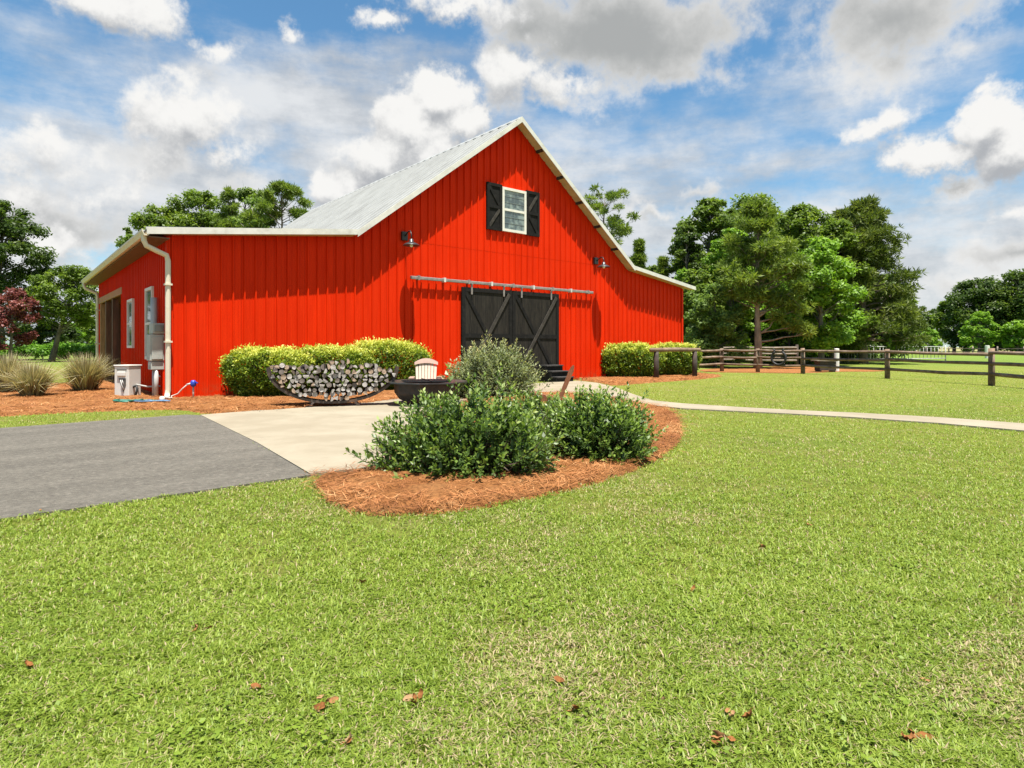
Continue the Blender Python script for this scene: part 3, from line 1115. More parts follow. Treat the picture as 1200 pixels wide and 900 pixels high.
# side windows
def side_window(L0, L1, z0, z1):
    g = Geo()
    fw = .085
    g.box(WS, L0, L1, .0, .095, z0, z0 + fw)
    g.box(WS, L0, L1, .0, .095, z1 - fw, z1)
    g.box(WS, L0, L0 + fw, .0, .094, z0 + fw, z1 - fw)
    g.box(WS, L1 - fw, L1, .0, .094, z0 + fw, z1 - fw)
    zm = (z0 + z1) / 2
    g.box(WS, L0 + fw, L1 - fw, .0, .084, zm - .035, zm + .035)
    w = part('window', g, 'window_white', barn)
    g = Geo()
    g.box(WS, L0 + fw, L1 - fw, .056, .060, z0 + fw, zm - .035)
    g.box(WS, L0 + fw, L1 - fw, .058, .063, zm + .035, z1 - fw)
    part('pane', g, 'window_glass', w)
    return w


side_window(1.75, 2.85, 1.02, 3.12)
side_window(5.2, 6.3, 1.35, 2.98)

# the porch at the far end of the side wall
g = Geo()
g.box(WS, OPN0 - .1, OPN1 + .1, -.02, .05, OPZ - .03, OPZ + .22)
part('header_beam', g, 'tan_wood', barn)
for L_, mt in ((OPN0 + .12, 'door_white'), (10.6, 'porch_wood'), (OPN1 - .1, 'tan_wood'), (12.6, 'porch_wood')):
    g = Geo()
    g.box(WS, L_ - .1, L_ + .1, -.2, .02, .02, OPZ - .03)
    part('porch_post', g, mt, barn)
g = Geo()
Q = 2.6
g.add([WS(OPN0, 0, 0), WS(OPN0, -Q, 0), WS(OPN0, -Q, OPZ), WS(OPN0, 0, OPZ)], [(0, 1, 2, 3)])
g.add([WS(OPN1, 0, 0), WS(OPN1, -Q, 0), WS(OPN1, -Q, OPZ), WS(OPN1, 0, OPZ)], [(3, 2, 1, 0)])
g.add([WS(OPN0, -Q, 0), WS(OPN1, -Q, 0), WS(OPN1, -Q, OPZ), WS(OPN0, -Q, OPZ)], [(0, 1, 2, 3)])
g.add([WS(OPN0, 0, OPZ - .005), WS(OPN1, 0, OPZ - .005), WS(OPN1, -Q, OPZ - .005), WS(OPN0, -Q, OPZ - .005)], [(0, 1, 2, 3)])
part('porch_wall', g, 'porch_wood', barn)

# electric meter and conduits on the side wall by the corner
g = Geo()
g.box(WS,   .34, .84, .02, .36, 1.02, 1.72)
g.box(WS, .36, .82, .02, .33, .78, 1.00)
g.box(WS, .30, .88, .02, .30, 1.74, 2.02)
mb = part('meter_box', g, 'meter_pale', barn, bevel=.012)
g = Geo()
g.box(WS, .262, .298, .06, .26, 1.79, 1.97)
part('cover', g, 'meter_grey', mb, bevel=.01)
g = Geo()
g.box(WS, .31, .338, .06, .32, 1.06, 1.66)
part('door', g, 'meter_pale', mb, bevel=.008)
g = Geo()
g.tube([WS(.98, .16, .85), WS(.98, .16, 2.74)], .085, 10)
part('riser_pipe', g, 'pvc_grey', barn, smooth=True)
for L_ in (.42, .68):
    g = Geo()
    g.tube([WS(L_, .20, .05), WS(L_, .20, .80)], .055, 10)
    part('conduit', g, 'pvc_grey', barn, smooth=True)

# gable window with its shutters
oW = .03
s0, s1 = s_of(588.5, .08), s_of(616.5, .08)
z0, z1 = z_of(602, 272.5, .08), z_of(602, 221.5, .08)
zc = (z0 + z1) / 2
fw = .10
g = Geo()
g.box(W, s0, s1, .0, .105, z0, z0 + fw)
g.box(W, s0, s1, .0, .105, z1 - fw, z1)
g.box(W, s0, s0 + fw, .0, .104, z0 + fw, z1 - fw)
g.box(W, s1 - fw, s1, .0, .104, z0 + fw, z1 - fw)
g.box(W, s0 + fw, s1 - fw, .0, .092, zc - .05, zc + .04)
win = part('window', g, 'window_white', barn)
g = Geo()
sm = (s0 + s1) / 2
for zz0, zz1 in ((z0 + fw, zc - .05), (zc + .04, z1 - fw)):
    g.box(W, sm - .007, sm + .007, .06, .074, zz0, zz1)
    for k in (1, 2):
        z_ = zz0 + (zz1 - zz0) * k / 3
        g.box(W, s0 + fw, s1 - fw, .06, .079, z_ - .006, z_ + .006)
part('muntin', g, 'meter_grey', win)
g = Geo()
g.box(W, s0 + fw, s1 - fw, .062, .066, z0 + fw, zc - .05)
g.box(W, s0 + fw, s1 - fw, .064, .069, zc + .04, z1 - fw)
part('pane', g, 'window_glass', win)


def shutter(a, b_, flip):
    g = Geo()
    zl, zh = z0 - .02, z1 + .06
    g.box(W, a, b_, .035, .075, zl, zh)
    t = .115
    for zz in (zl, zh - t, (zl + zh) / 2 - t / 2):
        g.box(W, a, b_, .075, .105, zz, zz + t)
    g.box(W, a, a + t, .075, .104, zl + t, zh - t)
    g.box(W, b_ - t, b_, .075, .104, zl + t, zh - t)
    o = part('shutter', g, 'charcoal_batten', barn)
    zm_ = (zl + zh) / 2
    for lo, hi, mt in ((zl + t, zm_ - t / 2, 'batten_sunlit'), (zm_ + t / 2, zh - t, 'charcoal_batten')):
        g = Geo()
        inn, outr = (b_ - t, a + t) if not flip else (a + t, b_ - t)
        if mt == 'batten_sunlit':
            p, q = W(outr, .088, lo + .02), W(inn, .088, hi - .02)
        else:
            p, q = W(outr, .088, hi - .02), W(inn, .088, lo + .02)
        if flip and mt == 'batten_sunlit':
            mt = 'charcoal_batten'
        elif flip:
            mt = 'batten_sunlit'
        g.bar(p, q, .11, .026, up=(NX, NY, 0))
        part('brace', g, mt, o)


shutter(s_of(571, .1), s0 - .01, False)
shutter(s1 + .01, s_of(632.5, .1), True)

# sliding doors on their rail
oD = .11
d0, dm, d1 = s_of(541, oD), s_of(600, oD), s_of(654.5, oD)
dz1 = z_of(598, 340.5, oD)
dz0 = .06


def door_leaf(a, b_):
    o = None
    g = Geo()
    g.box(W, a + .004, b_ - .004, .075, oD, dz0, dz1)
    uv = [((Vector(v) - Vector(W(0, 0, 0))).dot(Vector((DX, DY, 0))), v[2]) for v in g.v]
    o = part('sliding_door', g, 'charcoal_boards', barn, uv=uv)
    g = Geo()
    t = .15
    g.box(W, a, a + t, oD, oD + .032, dz0, dz1)
    g.box(W, b_ - t, b_, oD, oD + .032, dz0, dz1)
    zmid = dz0 + (dz1 - dz0) * .475
    for z_ in (dz0, zmid, dz1 - t):
        g.box(W, a + t, b_ - t, oD, oD + .030, z_, z_ + t)
    part('frame', g, 'charcoal_batten', o)
    # one brace leg each way per leaf: one painted in a sunlit tone, the other left dark
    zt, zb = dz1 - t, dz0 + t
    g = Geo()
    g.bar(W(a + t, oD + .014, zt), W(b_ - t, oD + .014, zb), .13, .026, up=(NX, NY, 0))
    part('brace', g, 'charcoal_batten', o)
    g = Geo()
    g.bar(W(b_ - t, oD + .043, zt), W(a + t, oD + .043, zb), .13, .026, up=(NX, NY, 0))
    part('brace', g, 'batten_sunlit', o)
    return o


for a, b_ in ((d0, dm - .01), (dm + .01, d1)):
    o = door_leaf(a, b_)
    for f in (.18, .82):
        g = Geo()
        s = a + (b_ - a) * f
        g.box(W, s - .035, s + .035, oD + .03, oD + .055, dz1 - .25, dz1 + .19)
        g.tube([W(s, oD - .02, dz1 + .16), W(s, oD + .08, dz1 + .16)], .055, 12)
        part('hanger', g, 'track_grey', o)
rs0, rs1 = s_of(481, .13), s_of(695, .13)
zr = z_of(481, 325, .13)
zr2 = z_of(695, 343, .13)
g = Geo()
for k in range(2):
    pass
g.hexa([W(rs0, .095, zr - .055), W(rs1, .095, zr2 - .055), W(rs1, .165, zr2 - .055), W(rs0, .165, zr - .055), W(rs0, .095, zr + .055), W(rs1, .095, zr2 + .055), W(rs1, .165, zr2 + .055), W(rs0, .165, zr + .055)])
trk = part('door_track', g, 'track_grey', barn, bevel=.02)
for k in range(9):
    f = (k + .3) / 8.6
    s, z = rs0 + (rs1 - rs0) * f, zr + (zr2 - zr) * f
    g = Geo()
    g.box(W, s - .04, s + .04, .03, .18, z - .07, z + .085)
    part('bracket', g, 'trim_white' if k % 2 else 'track_grey', trk)


# gooseneck barn lamps
def barn_lamp(px, py, px2, py2):
    sb = s_of(px)
    zb = z_of(px, py)
    sd = s_of(px2, .60)
    zd = z_of(px2, py2, .60)
    g = Geo()
    g.box(W, sb - .11, sb + .11, .0, .12, zb - .15, zb + .15)
    lamp = part('wall_lamp', g, 'black_metal', barn, bevel=.015)
    g = Geo()
    p = [W(sb, .12, zb), W(sb, .24, zb + .07), W(sb + (sd - sb) * .3, .38, zb + .12), W(sb + (sd - sb) * .7, .52, zb + .10), W(sd, .60, zb - .01), W(sd, .60, zd + .16)]
    g.tube(p, .022, 8)
    part('arm', g, 'black_metal', lamp, smooth=True)
    g = Geo()
    c = W(sd, .60, zd)
    g.lathe(c, [(.035, .20), (.07, .18), (.075, .10), (.11, .085), (.20, .045), (.275, -.01), (.28, -.02), (.272, -.018), (.19, .03), (.08, .06), (.0, .06)], 32)
    part('lamp_shade', g, 'rim_steel', lamp, smooth=True)
    g = Geo()
    g.lathe(c, [(.0, -.075), (.03, -.07), (.052, -.045), (.055, -.01), (.04, .04), (.0, .05)], 16)
    part('bulb', g, 'lamp_bulb', lamp, smooth=True)


barn_lamp(472.7, 277, 482, 287)
barn_lamp(697, 306, 707.5, 312.5)

# ------------------------------------------------------------------ pine-straw beds (a mounded bed and loose needles on it)
def bed_mesh(poly, hgt, cell, edge, seed):
    """grid mound inside a polygon, falling to the ground at its rim"""
    p = np.asarray([(a[0], a[1]) for a in poly])
    x0, y0 = p.min(0)
    x1, y1 = p.max(0)
    nx, ny = int((x1 - x0) / cell) + 2, int((y1 - y0) / cell) + 2
    gx, gy = np.meshgrid(np.linspace(x0, x1, nx), np.linspace(y0, y1, ny), indexing='ij')
    X, Y = gx.ravel(), gy.ravel()
    ins = inside(p, X, Y)
    dist = np.full(len(X), 1e9)
    for i in range(len(p)):
        a, b_ = p[i], p[(i + 1) % len(p)]
        d = b_ - a
        t = np.clip(((X - a[0]) * d[0] + (Y - a[1]) * d[1]) / max(d @ d, 1e-9), 0, 1)
        dist = np.minimum(dist, np.hypot(X - a[0] - t * d[0], Y - a[1] - t * d[1]))
    Z = np.where(ins, hgt * np.clip(dist / edge, 0, 1) ** .6, -.04 - .3 * np.clip(dist, 0, .2))
    Z = Z + np.where(ins, (vnoise(X, Y, .22, seed) - .5) * .05 + (vnoise(X, Y, .08, seed + 1) - .5) * .03, 0)
    keep = ins | (dist < cell * 1.5)
    idx = np.full(len(X), -1)
    idx[keep] = np.arange(keep.sum())
    V = np.stack([X, Y, Z], 1)[keep]
    I = np.arange(nx * ny).reshape(nx, ny)
    q = np.stack([I[:-1, :-1], I[1:, :-1], I[1:, 1:], I[:-1, 1:]], -1).reshape(-1, 4)
    q = q[(idx[q] >= 0).all(1)]
    return V, idx[q], p


def needles_on(poly, n, hgt, seed, L=.17, Wd=.006):
    r = np.random.default_rng(seed)
    p = np.asarray([(a[0], a[1]) for a in poly])
    lo, hi = p.min(0), p.max(0)
    # swell the bed's edge a little so that needles stray onto the turf
    c = p.mean(0)
    P = []
    got = 0
    while got < n:
        xy = lo + (hi - lo) * r.random((n, 2))
        xy = xy[inside(p, xy[:, 0], xy[:, 1])]
        xy = xy + r.normal(size=xy.shape) * np.where(r.random((len(xy), 1)) < .12, .17, .045)
        P.append(xy)
        got += len(xy)
    xy = np.concatenate(P)[:n]
    z = hgt * .75 + (vnoise(xy[:, 0], xy[:, 1], .22, 3) - .5) * .04 + r.random(n) * .035
    an = r.random(n) * 6.283
    D = np.stack([np.cos(an), np.sin(an), r.normal(size=n) * .22], 1)
    N = np.stack([r.normal(size=n) * .3, r.normal(size=n) * .3, np.ones(n)], 1)
    LL = L * (.6 + .7 * r.random(n))
    V, lp, sz = leaves(np.concatenate([xy, z[:, None]], 1) - D * LL[:, None] * .5, D, N, LL, np.full(n, Wd) * (.7 + .6 * r.random(n)))
    tone = vnoise(xy[:, 0], xy[:, 1], .45, 17)
    var = np.clip(.60 * r.random(n) + .75 * (tone - .2), 0, 1)
    return V, lp, sz, np.repeat(var, 4)


BED_L = smooth_poly([G(237, 486), G(228, 483), G(200, 480.3), G(150, 481.6), G(100, 483.6), G(50, 486), G(0, 488.6), G(-80, 492), G(-240, 498), G(-420, 496), G(-420, 462), G(-150, 455), G(0, 452), G(60, 452), G(120, 446),
                     G(150, 440), (-9.2, 17.0), W(0, .05, 0), W(3, .02, 0), W(7.5, .02, 0), G(515, 457), G(520, 461), G(470, 469), G(420, 475), G(360, 479), G(300, 483.5)], 1)
BED_R = smooth_poly([W(14.9, .02, 0), W(18, .02, 0), W(WID, .02, 0), G(815, 438), G(850, 440.5), G(835, 443.5), G(790, 447), G(745, 450), G(722, 453), G(700, 448.5), G(684, 446.5)], 1)
SAND = smooth_poly([G(815, 433.5), G(860, 431), G(930, 429.5), G(1000, 431), G(1045, 433), G(1030, 436), G(985, 435.5), G(940, 438), G(880, 437), G(830, 436.5)], 2)
V, q4, _ = bed_mesh(ISLAND, .085, .06, .45, 31)
o = link_mesh('island_bed', np_mesh('island_bed', V, q4, np.full(len(q4), 4), 'straw_bed', smooth=True))
tag(o, 'rounded orange pine straw bed between the lawn and the concrete walk', 'mulch bed', kind='structure')
V, q4, _ = bed_mesh(BED_L, .07, .12, .5, 41)
o = link_mesh('barn_bed', np_mesh('barn_bed', V, q4, np.full(len(q4), 4), 'straw_bed', smooth=True))
tag(o, 'long orange pine straw bed along the left foot of the barn', 'mulch bed', kind='structure')
V, q4, _ = bed_mesh(BED_R, .07, .12, .4, 51)
o = link_mesh('hedge_bed', np_mesh('hedge_bed', V, q4, np.full(len(q4), 4), 'straw_bed', smooth=True))
tag(o, 'small orange pine straw bed under the hedge right of the doors', 'mulch bed', kind='structure')
sheet('sand_patch', SAND, .012, 'straw_bed', 'bare orange ground along the rail fence', 'bare ground')
a = needles_on(ISLAND, 52000, .085, 61)
b_ = needles_on(BED_L, 42000, .07, 62, .2, .012)
c_ = needles_on(BED_R, 6000, .07, 63, .2, .014)
V = np.concatenate([a[0], b_[0], c_[0]])
o = link_mesh('pine_straw', np_mesh('pine_straw', V, np.arange(len(V)), np.full(len(V) // 4, 4), 'needle_straw', np.concatenate([a[3], b_[3], c_[3]])))
tag(o, 'loose orange pine needles strewn over the planting beds', 'pine straw', kind='stuff')

# ------------------------------------------------------------------ the lawn's blades
def grow_grass():
    r = np.random.default_rng(5)
    n = 1180000
    # nearer ground gets more, finer blades
    u = r.random(n)
    e = -.85
    y0, y1 = 1.6, 34.0
    Y = (y0 ** e + u * (y1 ** e - y0 ** e)) ** (1 / e)
    half = 1.02 * Y + 1.2
    X = (r.random(n) * 2 - 1) * half
    flank = r.random(n) < .24
    X = np.where(flank, np.sign(X) * (half + 5.5 * r.random(n) ** 1.3), X)
    # tillers: pull blades together into little tufts
    cell = .035 + .004 * Y
    X = X + (np.round(X / cell) * cell - X) * .22
    Y2 = Y + (np.round(Y / cell) * cell - Y) * .22
    Y = Y2
    jx, jy = (vnoise(X, Y, .12, 71) - .5) * .13 + (vnoise(X, Y, .6, 73) - .5) * .08, (vnoise(X, Y, .12, 72) - .5) * .13 + (vnoise(X, Y, .6, 74) - .5) * .08
    bad = inside(ASPHALT, X + jx, Y + jy) | inside(PAD, X + jx * .5, Y + jy * .5) | inside(BED_L, X, Y) | inside(BED_R, X, Y) | inside(SAND, X, Y)
    isl = np.asarray([(p[0], p[1]) for p in ISLAND])
    ci = isl.mean(0)
    bad |= inside(ci + (isl - ci) * .985, X, Y)
    s = (X - CX) * DX + (Y - CY) * DY
    oo = (X - CX) * NX + (Y - CY) * NY
    bad |= (s > -.02) & (s < WID + .02) & (oo < .05)
    thin = vnoise(X, Y, .55, 8) * .55 + vnoise(X, Y, .16, 9) * .45
    bad |= (thin < .32) & (r.random(n) < .62)
    X, Y, thin = X[~bad], Y[~bad], thin[~bad]
    n = len(X)
    big = vnoise(X, Y, 1.3, 21) * .6 + vnoise(X, Y, .35, 22) * .4
    far = 1 + np.clip(Y - 2, 0, 40) * .16
    H = (.010 + .022 * r.random(n) + .016 * big + .016 * (vnoise(X, Y, .12, 33) > .66) * r.random(n)) * (1 + np.clip(Y - 6, 0, 14) * .012)
    Wd = (.0036 + .0030 * r.random(n)) * (1 + np.clip(Y - 2, 0, 40) * .13)
    an = r.random(n) * 6.283
    lean = .25 + 1.15 * r.random(n)
    d = np.stack([np.cos(an), np.sin(an)], 1)
    # mown one way: a slight common lay
    d = unit(d + np.array([.18, .05]))
    side = np.stack([-d[:, 1], d[:, 0]], 1)
    P0 = np.stack([X, Y, np.zeros(n)], 1)
    mid = P0 + np.concatenate([d * (H * lean * .38)[:, None], (H * .62)[:, None]], 1)
    tip = P0 + np.concatenate([d * (H * lean * 1.15)[:, None], (H * (1.02 - .28 * lean))[:, None]], 1)
    s3 = np.concatenate([side, np.zeros((n, 1))], 1) * Wd[:, None]
    V = np.stack([P0, mid + s3 * .5, tip, mid - s3 * .5], 1)
    lp = np.arange(n * 4)
    sz = np.full(n, 4)
    dry = r.random(n) < (.085 + .42 * np.clip((.40 - big) * 4.5, 0, 1))
    var = np.where(dry, .76 + .24 * r.random(n), .04 + .42 * r.random(n) + .26 * big)
    # clover and broad-leaved weeds among the blades
    np_, per_ = 80, 50
    yc = 2.0 + 9.0 * r.random(np_) ** 1.4
    xc = (r.random(np_) * 2 - 1) * (yc * .95 + .6)
    wx = np.repeat(xc, per_) + r.normal(size=np_ * per_) * np.repeat(.05 + .10 * r.random(np_), per_)
    wy = np.repeat(yc, per_) + r.normal(size=np_ * per_) * np.repeat(.05 + .10 * r.random(np_), per_)
    ok = ~(inside(ASPHALT, wx, wy) | inside(PAD, wx, wy) | inside(isl, wx, wy))
    wx, wy = wx[ok], wy[ok]
    m_ = len(wx)
    wa = r.random(m_) * 6.283
    wl = .010 + .012 * r.random(m_)
    WV, wlp, wsz = leaves(np.stack([wx, wy, .022 + .022 * r.random(m_)], 1), np.stack([np.cos(wa), np.sin(wa), .25 * r.normal(size=m_)], 1),
                          np.stack([.3 * r.normal(size=m_), .3 * r.normal(size=m_), np.ones(m_)], 1), wl * 1.4, wl)
    V = np.concatenate([V.reshape(-1, 3), WV])
    sz = np.full(len(V) // 4, 4)
    lp = np.arange(len(V))
    var = np.concatenate([var, .14 + .28 * r.random(m_)])
    o = link_mesh('lawn_grass', np_mesh('lawn_grass', V, lp, sz, 'grass_blade', np.repeat(var, 4)))
    tag(o, 'short mown lawn grass with straw-coloured patches', 'grass', kind='stuff')


grow_grass()

# ------------------------------------------------------------------ shrubs
def shoots(name, label, cat, cx, cy, rx, ry, h, n_sh, lsize, lw, mat, seed, group=None, top=.55, stray=.0, tipvar=.35, updir=.9, per=16, seg=.34, box=False, fill=.25, base_var=.05, stemmat='twig', z0=.05, mound=1.0, droop=0.0, tips_only=False):
    """a shrub of many leafy shoots: each a stem with leaves along its last stretch"""
    r = np.random.default_rng(seed)
    root = thing(name, label, cat, (cx, cy, 0), group)
    Ps, Ds, Ns, Ls, Vs = [], [], [], [], []
    g = Geo()
    for i in range(n_sh):
        an = r.random() * 6.283
        if box:
            el = math.asin(min(1, r.random() ** .8))
        else:
            el = math.asin(min(1, max(.02, r.random() ** .9)))
        ca, sa = math.cos(an), math.sin(an)
        k = .55 if box else 1.0
        ce, se = math.cos(el) ** k, math.sin(el) ** k
        rr = .80 + .22 * r.random() + (.32 * r.random() if r.random() < stray else 0)
        lump = 1 + .08 * math.sin(an * 3 + seed) + .07 * math.sin(an * 5 + el * 4 + seed * 2)
        rr *= lump
        if r.random() < fill:
            rr *= .45 + .4 * r.random()
        zz = z0 + (h - z0) * (mound * .12 + (1 - mound * .12) * se) * rr if not box else z0 + (h - z0) * (.1 + .9 * se) * rr
        tip = np.array([cx + ca * ce * rx * rr, cy + sa * ce * ry * rr, zz])
        foot = np.array([cx + ca * rx * .12 * r.random(), cy + sa * ry * .12 * r.random(), z0 * .5])
        knee = foot + (tip - foot) * np.array([.62, .62, .42])
        out = unit(np.array([ca * ce, sa * ce, se * 1.0 + updir * .5 - droop]))
        mid = tip - out * seg
        if i % 3 == 0:
            g.tube([foot, knee, (mid + knee) / 2 + r.normal(size=3) * .02, mid, tip], [.011 * h + .002, .008 * h + .002, .006, .004, .002], 4, cap=False)
        m_ = max(6, int(per * (.7 + .6 * r.random())))
        t = (np.arange(m_) + r.random(m_) * .5) / m_
        P = mid + (tip - mid) * t[:, None] + r.normal(size=(m_, 3)) * seg * .035
        ph = np.arange(m_) * 2.4 + r.random() * 6
        perp1 = unit(np.cross(out, [0.3, .2, 1.0]))
        perp2 = np.cross(out, perp1)
        D = perp1 * np.cos(ph)[:, None] + perp2 * np.sin(ph)[:, None] + out * (.55 + .9 * t[:, None]) + r.normal(size=(m_, 3)) * .25
        Ps.append(P)
        Ds.append(D)
        Ns.append(out * .7 + np.array([0, 0, 1.0]) + r.normal(size=(m_, 3)) * .55)
        Ls.append(lsize * (.65 + .6 * r.random(m_)) * (1.08 - .35 * t))
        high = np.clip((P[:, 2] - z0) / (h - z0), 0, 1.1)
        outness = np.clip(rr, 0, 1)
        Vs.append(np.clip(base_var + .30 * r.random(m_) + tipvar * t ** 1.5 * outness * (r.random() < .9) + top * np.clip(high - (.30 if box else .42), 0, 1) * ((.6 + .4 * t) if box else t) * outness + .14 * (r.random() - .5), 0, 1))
    Ps, Ds, Ns, Ls, Vs = (np.concatenate(a) for a in (Ps, Ds, Ns, Ls, Vs))
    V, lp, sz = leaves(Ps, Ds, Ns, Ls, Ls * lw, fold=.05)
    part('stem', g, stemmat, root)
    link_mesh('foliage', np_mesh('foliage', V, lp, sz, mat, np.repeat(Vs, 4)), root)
    return root


# the two big bushes in the island bed
p = G(545, 566)
shoots('bush', 'largest dark green glossy bush at the front of the straw bed', 'bush', p.x + .0, p.y + .56, 1.06, .84, .95, 1050, .078, .5, 'leaf_bush', 11, stray=.12, per=15, seg=.27, mound=.25, top=.25, tipvar=.42, base_var=.06)
p = G(708, 548)
shoots('bush', 'rounded dark green bush at the right end of the straw bed', 'bush', p.x, p.y + .56, .82, .74, .91, 850, .074, .5, 'leaf_bush', 12, stray=.03, per=15, seg=.26, mound=.25, top=.3, tipvar=.46, base_var=.04)
p = G(625, 520)
shoots('bush', 'low green sprawl of bush filling the gap between the two big bushes', 'bush', p.x + .06, p.y + .40, .70, .62, .80, 400, .070, .5, 'leaf_bush', 13, stray=.05, per=15, seg=.25, top=.3, tipvar=.46)
# airy sage shrub before the doors
shoots('flowering_shrub', 'airy sage green shrub with peach new growth before the black doors', 'shrub', X_at(576, 16.6), 16.6, 1.32, 1.0, 1.50, 800, .105, .40, 'leaf_sage', 14, stray=.22, per=17, seg=.42, top=.35, tipvar=.42, updir=1.1, fill=.3)
# gold-topped clipped hedge shrubs along the barn wall
def hedge_shrub(label, cx, cy, rx, ry, h, n, lsize, seed):
    r = np.random.default_rng(seed)
    root = thing('hedge_shrub', label, 'hedge', (cx, cy, 0), 'golden hedge shrubs along the barn wall')
    d = unit(r.normal(size=(n, 3)))
    k = (np.abs(d) ** 3.2).sum(1) ** (-1 / 3.2)
    sur = d * k[:, None]
    lump = 1 + .20 * (vnoise(sur[:, 0] * 3 + 9, sur[:, 2] * 3 + sur[:, 1] * 2, 1.0, seed) - .5) + .16 * (vnoise(sur[:, 0] * 8, sur[:, 2] * 8 + sur[:, 1] * 5, 1.0, seed + 1) - .5)
    t = 1 - np.abs(r.normal(size=n)) * .15 + (r.random(n) < .16) * r.random(n) * .13
    sur = sur * (lump * t)[:, None]
    P = np.array([cx, cy, h * .5]) + sur * np.array([rx, ry, h * .5])
    P[:, 2] = np.maximum(P[:, 2], .05 + .05 * r.random(n))
    # narrower towards the ground
    tuck = 1 - .22 * np.clip(.45 - P[:, 2] / h, 0, 1)
    P[:, 0], P[:, 1] = cx + (P[:, 0] - cx) * tuck, cy + (P[:, 1] - cy) * tuck
    nn = unit(d * .6 + r.normal(size=(n, 3)) * .7 + np.array([0, 0, .6]))
    dr = unit(np.cross(nn, r.normal(size=(n, 3))) + np.array([0, 0, .55]) + d * .3)
    L = lsize * (.65 + .7 * r.random(n))
    V, lp, sz = leaves(P, dr, nn, L, L * .5, fold=.06)
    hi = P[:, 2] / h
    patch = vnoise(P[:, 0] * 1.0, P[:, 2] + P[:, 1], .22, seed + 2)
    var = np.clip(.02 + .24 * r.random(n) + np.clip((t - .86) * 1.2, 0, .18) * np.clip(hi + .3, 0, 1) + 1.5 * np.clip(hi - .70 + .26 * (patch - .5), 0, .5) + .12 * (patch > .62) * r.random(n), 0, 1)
    g = Geo()
    for i in range(26):
        an = r.random() * 6.283
        q1 = r.random() * .75
        a0 = (cx + math.cos(an) * rx * .15, cy + math.sin(an) * ry * .15, 0)
        a1 = (cx + math.cos(an) * rx * q1 * .7, cy + math.sin(an) * ry * q1 * .7, h * .45)
        a2 = (cx + math.cos(an) * rx * q1, cy + math.sin(an) * ry * q1, h * (.75 + .18 * r.random()))
        g.tube([a0, a1, a2], [.022, .014, .006], 5, cap=False)
    part('stem', g, 'twig', root)
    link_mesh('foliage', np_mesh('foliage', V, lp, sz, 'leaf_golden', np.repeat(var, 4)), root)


for i, (px, Y, w_, h_, lab) in enumerate(((313, 16.75, 1.06, 1.34, 'gold-topped clipped hedge shrub nearest the barn corner, partly behind the firewood rack'),
                                          (385, 18.0, 1.16, 1.40, 'gold-topped clipped hedge shrub in the middle of three, behind the firewood rack'),
                                          (453, 19.2, 1.22, 1.52, 'gold-topped clipped hedge shrub standing behind the pale slatted chair'))):
    hedge_shrub(lab, X_at(px, Y), Y, w_, .70, h_, 26000, .072, 20 + i)
for i, (px, Y, w_, lab) in enumerate(((738, 27.25, 1.30, 'gold-topped clipped hedge shrub beside the black steps'), (787, 28.9, 1.25, 'gold-topped clipped hedge shrub behind the dark hitching rail'))):
    hedge_shrub(lab, X_at(px, Y), Y, w_, .78, 1.50, 22000, .095, 30 + i)


def grass_clump(px, Y, rad, h, n, seed, label):
    r = np.random.default_rng(seed)
    cx, cy = X_at(px, Y), Y
    an = r.random(n) * 6.283
    tilt = np.abs(r.normal(size=n)) * .5 + .05
    tilt = np.clip(tilt, 0, 1.35)
    L = h * (.55 + .6 * r.random(n)) * (1 + .25 * tilt)
    d = np.stack([np.cos(an), np.sin(an), np.zeros(n)], 1)
    P0 = np.array([cx, cy, 0]) + d * (r.random(n) * rad * .28)[:, None]
    up = np.array([0, 0, 1.0])
    a1 = P0 + d * (np.sin(tilt * .6) * L * .5)[:, None] + up * (np.cos(tilt * .6) * L * .5)[:, None]
    a2 = a1 + d * (np.sin(tilt * 1.35) * L * .5)[:, None] + up * (np.cos(tilt * 1.35) * L * .5)[:, None]
    a2[:, 2] = np.maximum(a2[:, 2], .03)
    side = np.stack([-d[:, 1], d[:, 0], r.normal(size=n) * .4], 1) * (.006 + .005 * r.random(n))[:, None]
    V = np.stack([P0 - side, P0 + side, a1 + side, a1 - side, a2], 1).reshape(-1, 3)
    i0 = np.arange(n)[:, None] * 5
    lp = np.concatenate([i0, i0 + 1, i0 + 2, i0 + 3, i0 + 3, i0 + 2, i0 + 4], 1)
    var = np.clip(.1 + .55 * r.random(n)[:, None] + np.array([-.15, -.15, .05, .05, .35]), 0, 1).ravel()
    o = link_mesh('ornamental_grass', np_mesh('ornamental_grass', V, lp, np.tile([4, 3], n), 'grass_straw', var), None, (cx, cy, 0))
    tag(o, label, 'ornamental grass', 'straw-coloured grass clumps beside the barn')


grass_clump(100, 18.6, .95, 1.10, 1700, 41, 'straw-coloured grass clump nearest the white cabinet')
grass_clump(38, 16.6, .85, .92, 1500, 42, 'lowest straw-coloured grass clump, nearest the drive, between the other two')
grass_clump(8, 18.2, .95, 1.12, 1600, 43, 'brownish grass clump at the left edge of the photo')

